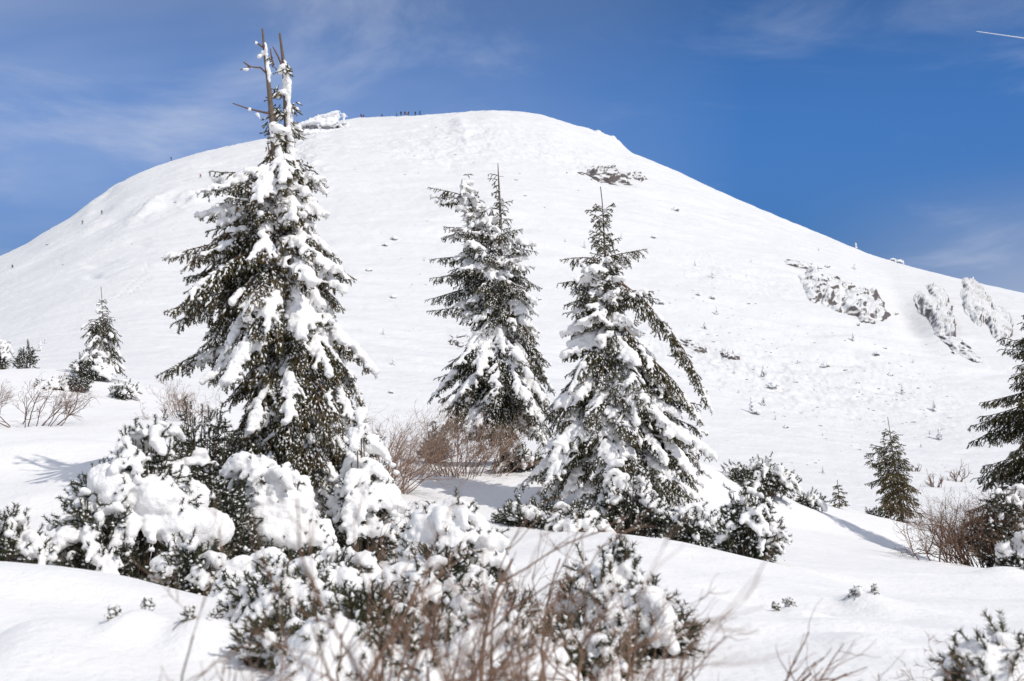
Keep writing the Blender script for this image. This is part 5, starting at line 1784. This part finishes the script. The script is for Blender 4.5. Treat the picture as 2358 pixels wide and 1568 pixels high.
CLOTH = {k: mat_plain('cloth_' + k, c, 0.8, 12, 0.2, 0.004) for k, c in
         {'black': (0.012, 0.012, 0.016), 'navy': (0.015, 0.025, 0.06), 'red': (0.30, 0.022, 0.025), 'maroon': (0.10, 0.018, 0.025), 'green': (0.10, 0.32, 0.03), 'darkgreen': (0.015, 0.07, 0.04), 'teal': (0.01, 0.10, 0.14), 'amber': (0.42, 0.19, 0.05), 'grey': (0.08, 0.08, 0.09)}.items()}
SKIN = mat_plain('skin', (0.45, 0.26, 0.18), 0.6, 10, 0.1, 0.002)
FIG = {p: figure(p) for p in ('stand', 'walk', 'sit')}
CROWD = [  # x, y of the feet, height in photo px, pose, facing, jacket, trousers, hat, pack, poles, label
    (912.6, 267.6, 10, 'stand', 0.3, 'green', 'black', 'black', None, 2, 'person in a bright green jacket with poles, leftmost of the standing skyline group'),
    (923, 267.2, 10.4, 'stand', 1.2, 'navy', 'black', 'navy', 'black', 1, 'person in dark blue with a pack, second from left in the standing skyline group'),
    (932, 266.8, 10.4, 'stand', -1.5, 'navy', 'navy', 'black', None, 1, 'tall person in navy, left of the one in amber on the skyline'),
    (936.7, 266.6, 8.8, 'stand', -1.2, 'amber', 'maroon', 'amber', None, 0, 'shorter person in an amber jacket within the skyline group'),
    (940.4, 266.4, 9.8, 'stand', 2.9, 'black', 'black', 'navy', 'black', 0, 'person all in black just right of the one in amber on the skyline'),
    (956, 266.1, 9.8, 'stand', -1.6, 'navy', 'black', 'black', None, 1, 'person in dark clothes standing between the amber group and the teal walker'),
    (967, 265.8, 10.6, 'walk', 3.14, 'teal', 'black', 'navy', 'teal', 1, 'person in teal with a pack, rightmost on the skyline'),
    (878.9, 269.6, 6.6, 'sit', 0.4, 'maroon', 'black', 'black', None, 0, 'person in maroon crouching alone on the skyline'),
    (831, 270.0, 7.6, 'sit', 0.9, 'black', 'red', 'black', 'black', 0, 'person in black over red sitting on the skyline next to one in green'),
    (837.6, 270.0, 6.8, 'sit', -0.5, 'darkgreen', 'black', 'amber', None, 0, 'person in dark green sitting on the skyline right of the one in red'),
    (710.3, 304.5, 9.5, 'stand', 0.0, 'navy', 'black', 'grey', None, 1, 'tall person in navy at the left end of the hut porch'),
    (714.0, 301.5, 7.5, 'stand', 1.0, 'black', 'black', 'black', None, 0, 'person in black second from left under the hut porch'),
    (719.4, 301.8, 5.0, 'sit', 0.0, 'red', 'grey', 'red', None, 0, 'person in a red jacket sitting under the hut porch'),
    (727.3, 301.4, 5.8, 'sit', 0.3, 'darkgreen', 'black', 'grey', None, 0, 'person in dark green sitting under the hut porch'),
    (731.8, 301.8, 6.8, 'sit', -0.4, 'maroon', 'black', 'maroon', None, 0, 'person in maroon at the right end of the hut porch'),
    (612.5, 349.5, 11.2, 'walk', 0.3, 'maroon', 'navy', 'black', 'black', 2, 'climber in maroon below the hut, seen left of the bare spruce leaders'),
    (623.2, 342.2, 9.6, 'walk', 0.2, 'darkgreen', 'black', 'green', 'black', 2, 'climber in dark green just above the one in maroon, beside the bare spruce leaders'),
    (394, 373.4, 9.4, 'stand', 0.3, 'navy', 'black', 'black', 'black', 1, 'lone climber in navy on the left skyline'),
    (461, 410.5, 10.2, 'walk', 0.2, 'red', 'maroon', 'red', 'black', 2, 'climber all in red on the slope left of the big spruce'),
    (483, 408.0, 10.0, 'walk', 0.2, 'black', 'black', 'black', 'black', 0, 'climber in black half hidden by the top bough of the big spruce'),
    (233.7, 494.6, 10.4, 'walk', 0.4, 'darkgreen', 'navy', 'black', 'navy', 1, 'climber with a green pack on the left shoulder, the upper of two'),
    (189.2, 517.6, 10.2, 'walk', 0.4, 'maroon', 'black', 'grey', 'maroon', 1, 'climber in maroon on the left shoulder, the lower of two'),
    (28.4, 617.0, 7.4, 'sit', 0.6, 'black', 'navy', 'black', 'black', 0, 'person in black crouching low on the far left slope')]
for vx, vy, hp, pose, face, jk, tr, ht, pk, npole, lab in CROWD:
    body, hat, pack, poles = FIG[pose]
    sky_gap = vy - float(np.interp(vx, SIL[:, 0], SIL[:, 1]))
    p = crest(vx) if sky_gap < 3 else mount_hit(vx, vy, 0.04)
    if 705 < vx < 735:
        dl = ho + hz(740 + (vx - 737.2) * 5.57, 400, -2.2)
        p = np.array([dl[0], dl[1], p[2]])
        p[2] = ho[2] + 0.0
    o = tag(link('person', body), lab, 'person', 'people on the summit slope')
    o.location = p
    full = 1.15 if pose == 'sit' else 1.62
    s = hp / FV * math.hypot(p[0], p[1]) / full
    o.scale = (s, s, s)
    o.rotation_euler = (0, 0, face)
    for i, mname in enumerate((tr, jk)):
        o.material_slots[i].link = 'OBJECT'
        o.material_slots[i].material = CLOTH[mname]
    for nm, me, mname in (('hat', hat, ht), ('backpack', pack, pk)):
        if mname:
            c = link(nm, me, o)
            c.material_slots[0].link = 'OBJECT'
            c.material_slots[0].material = CLOTH[mname]
    for me in poles[:npole]:
        link('ski_pole', me, o)

# ---------------------------------------------------------------- contrail
c0, c1 = at(2246, 72.5, 9000), at(2440, 100, 9000)
mb = MB()
t = np.linspace(0, 1, 30)[:, None]
tube(mb, (c0 - c0) * (1 - t) + (c1 - c0) * t, np.concatenate([[0.6], 2.2 + 1.6 * np.linspace(0, 1, 29)]), 6)
tr = mb.build('contrail', [mat_plain('vapour', (0.9, 0.9, 0.9), 0.9, 0.01, 0.05, 0.5)], None, tuple(c0))
tag(tr, 'thin white vapour trail in the blue sky at upper right', 'contrail')
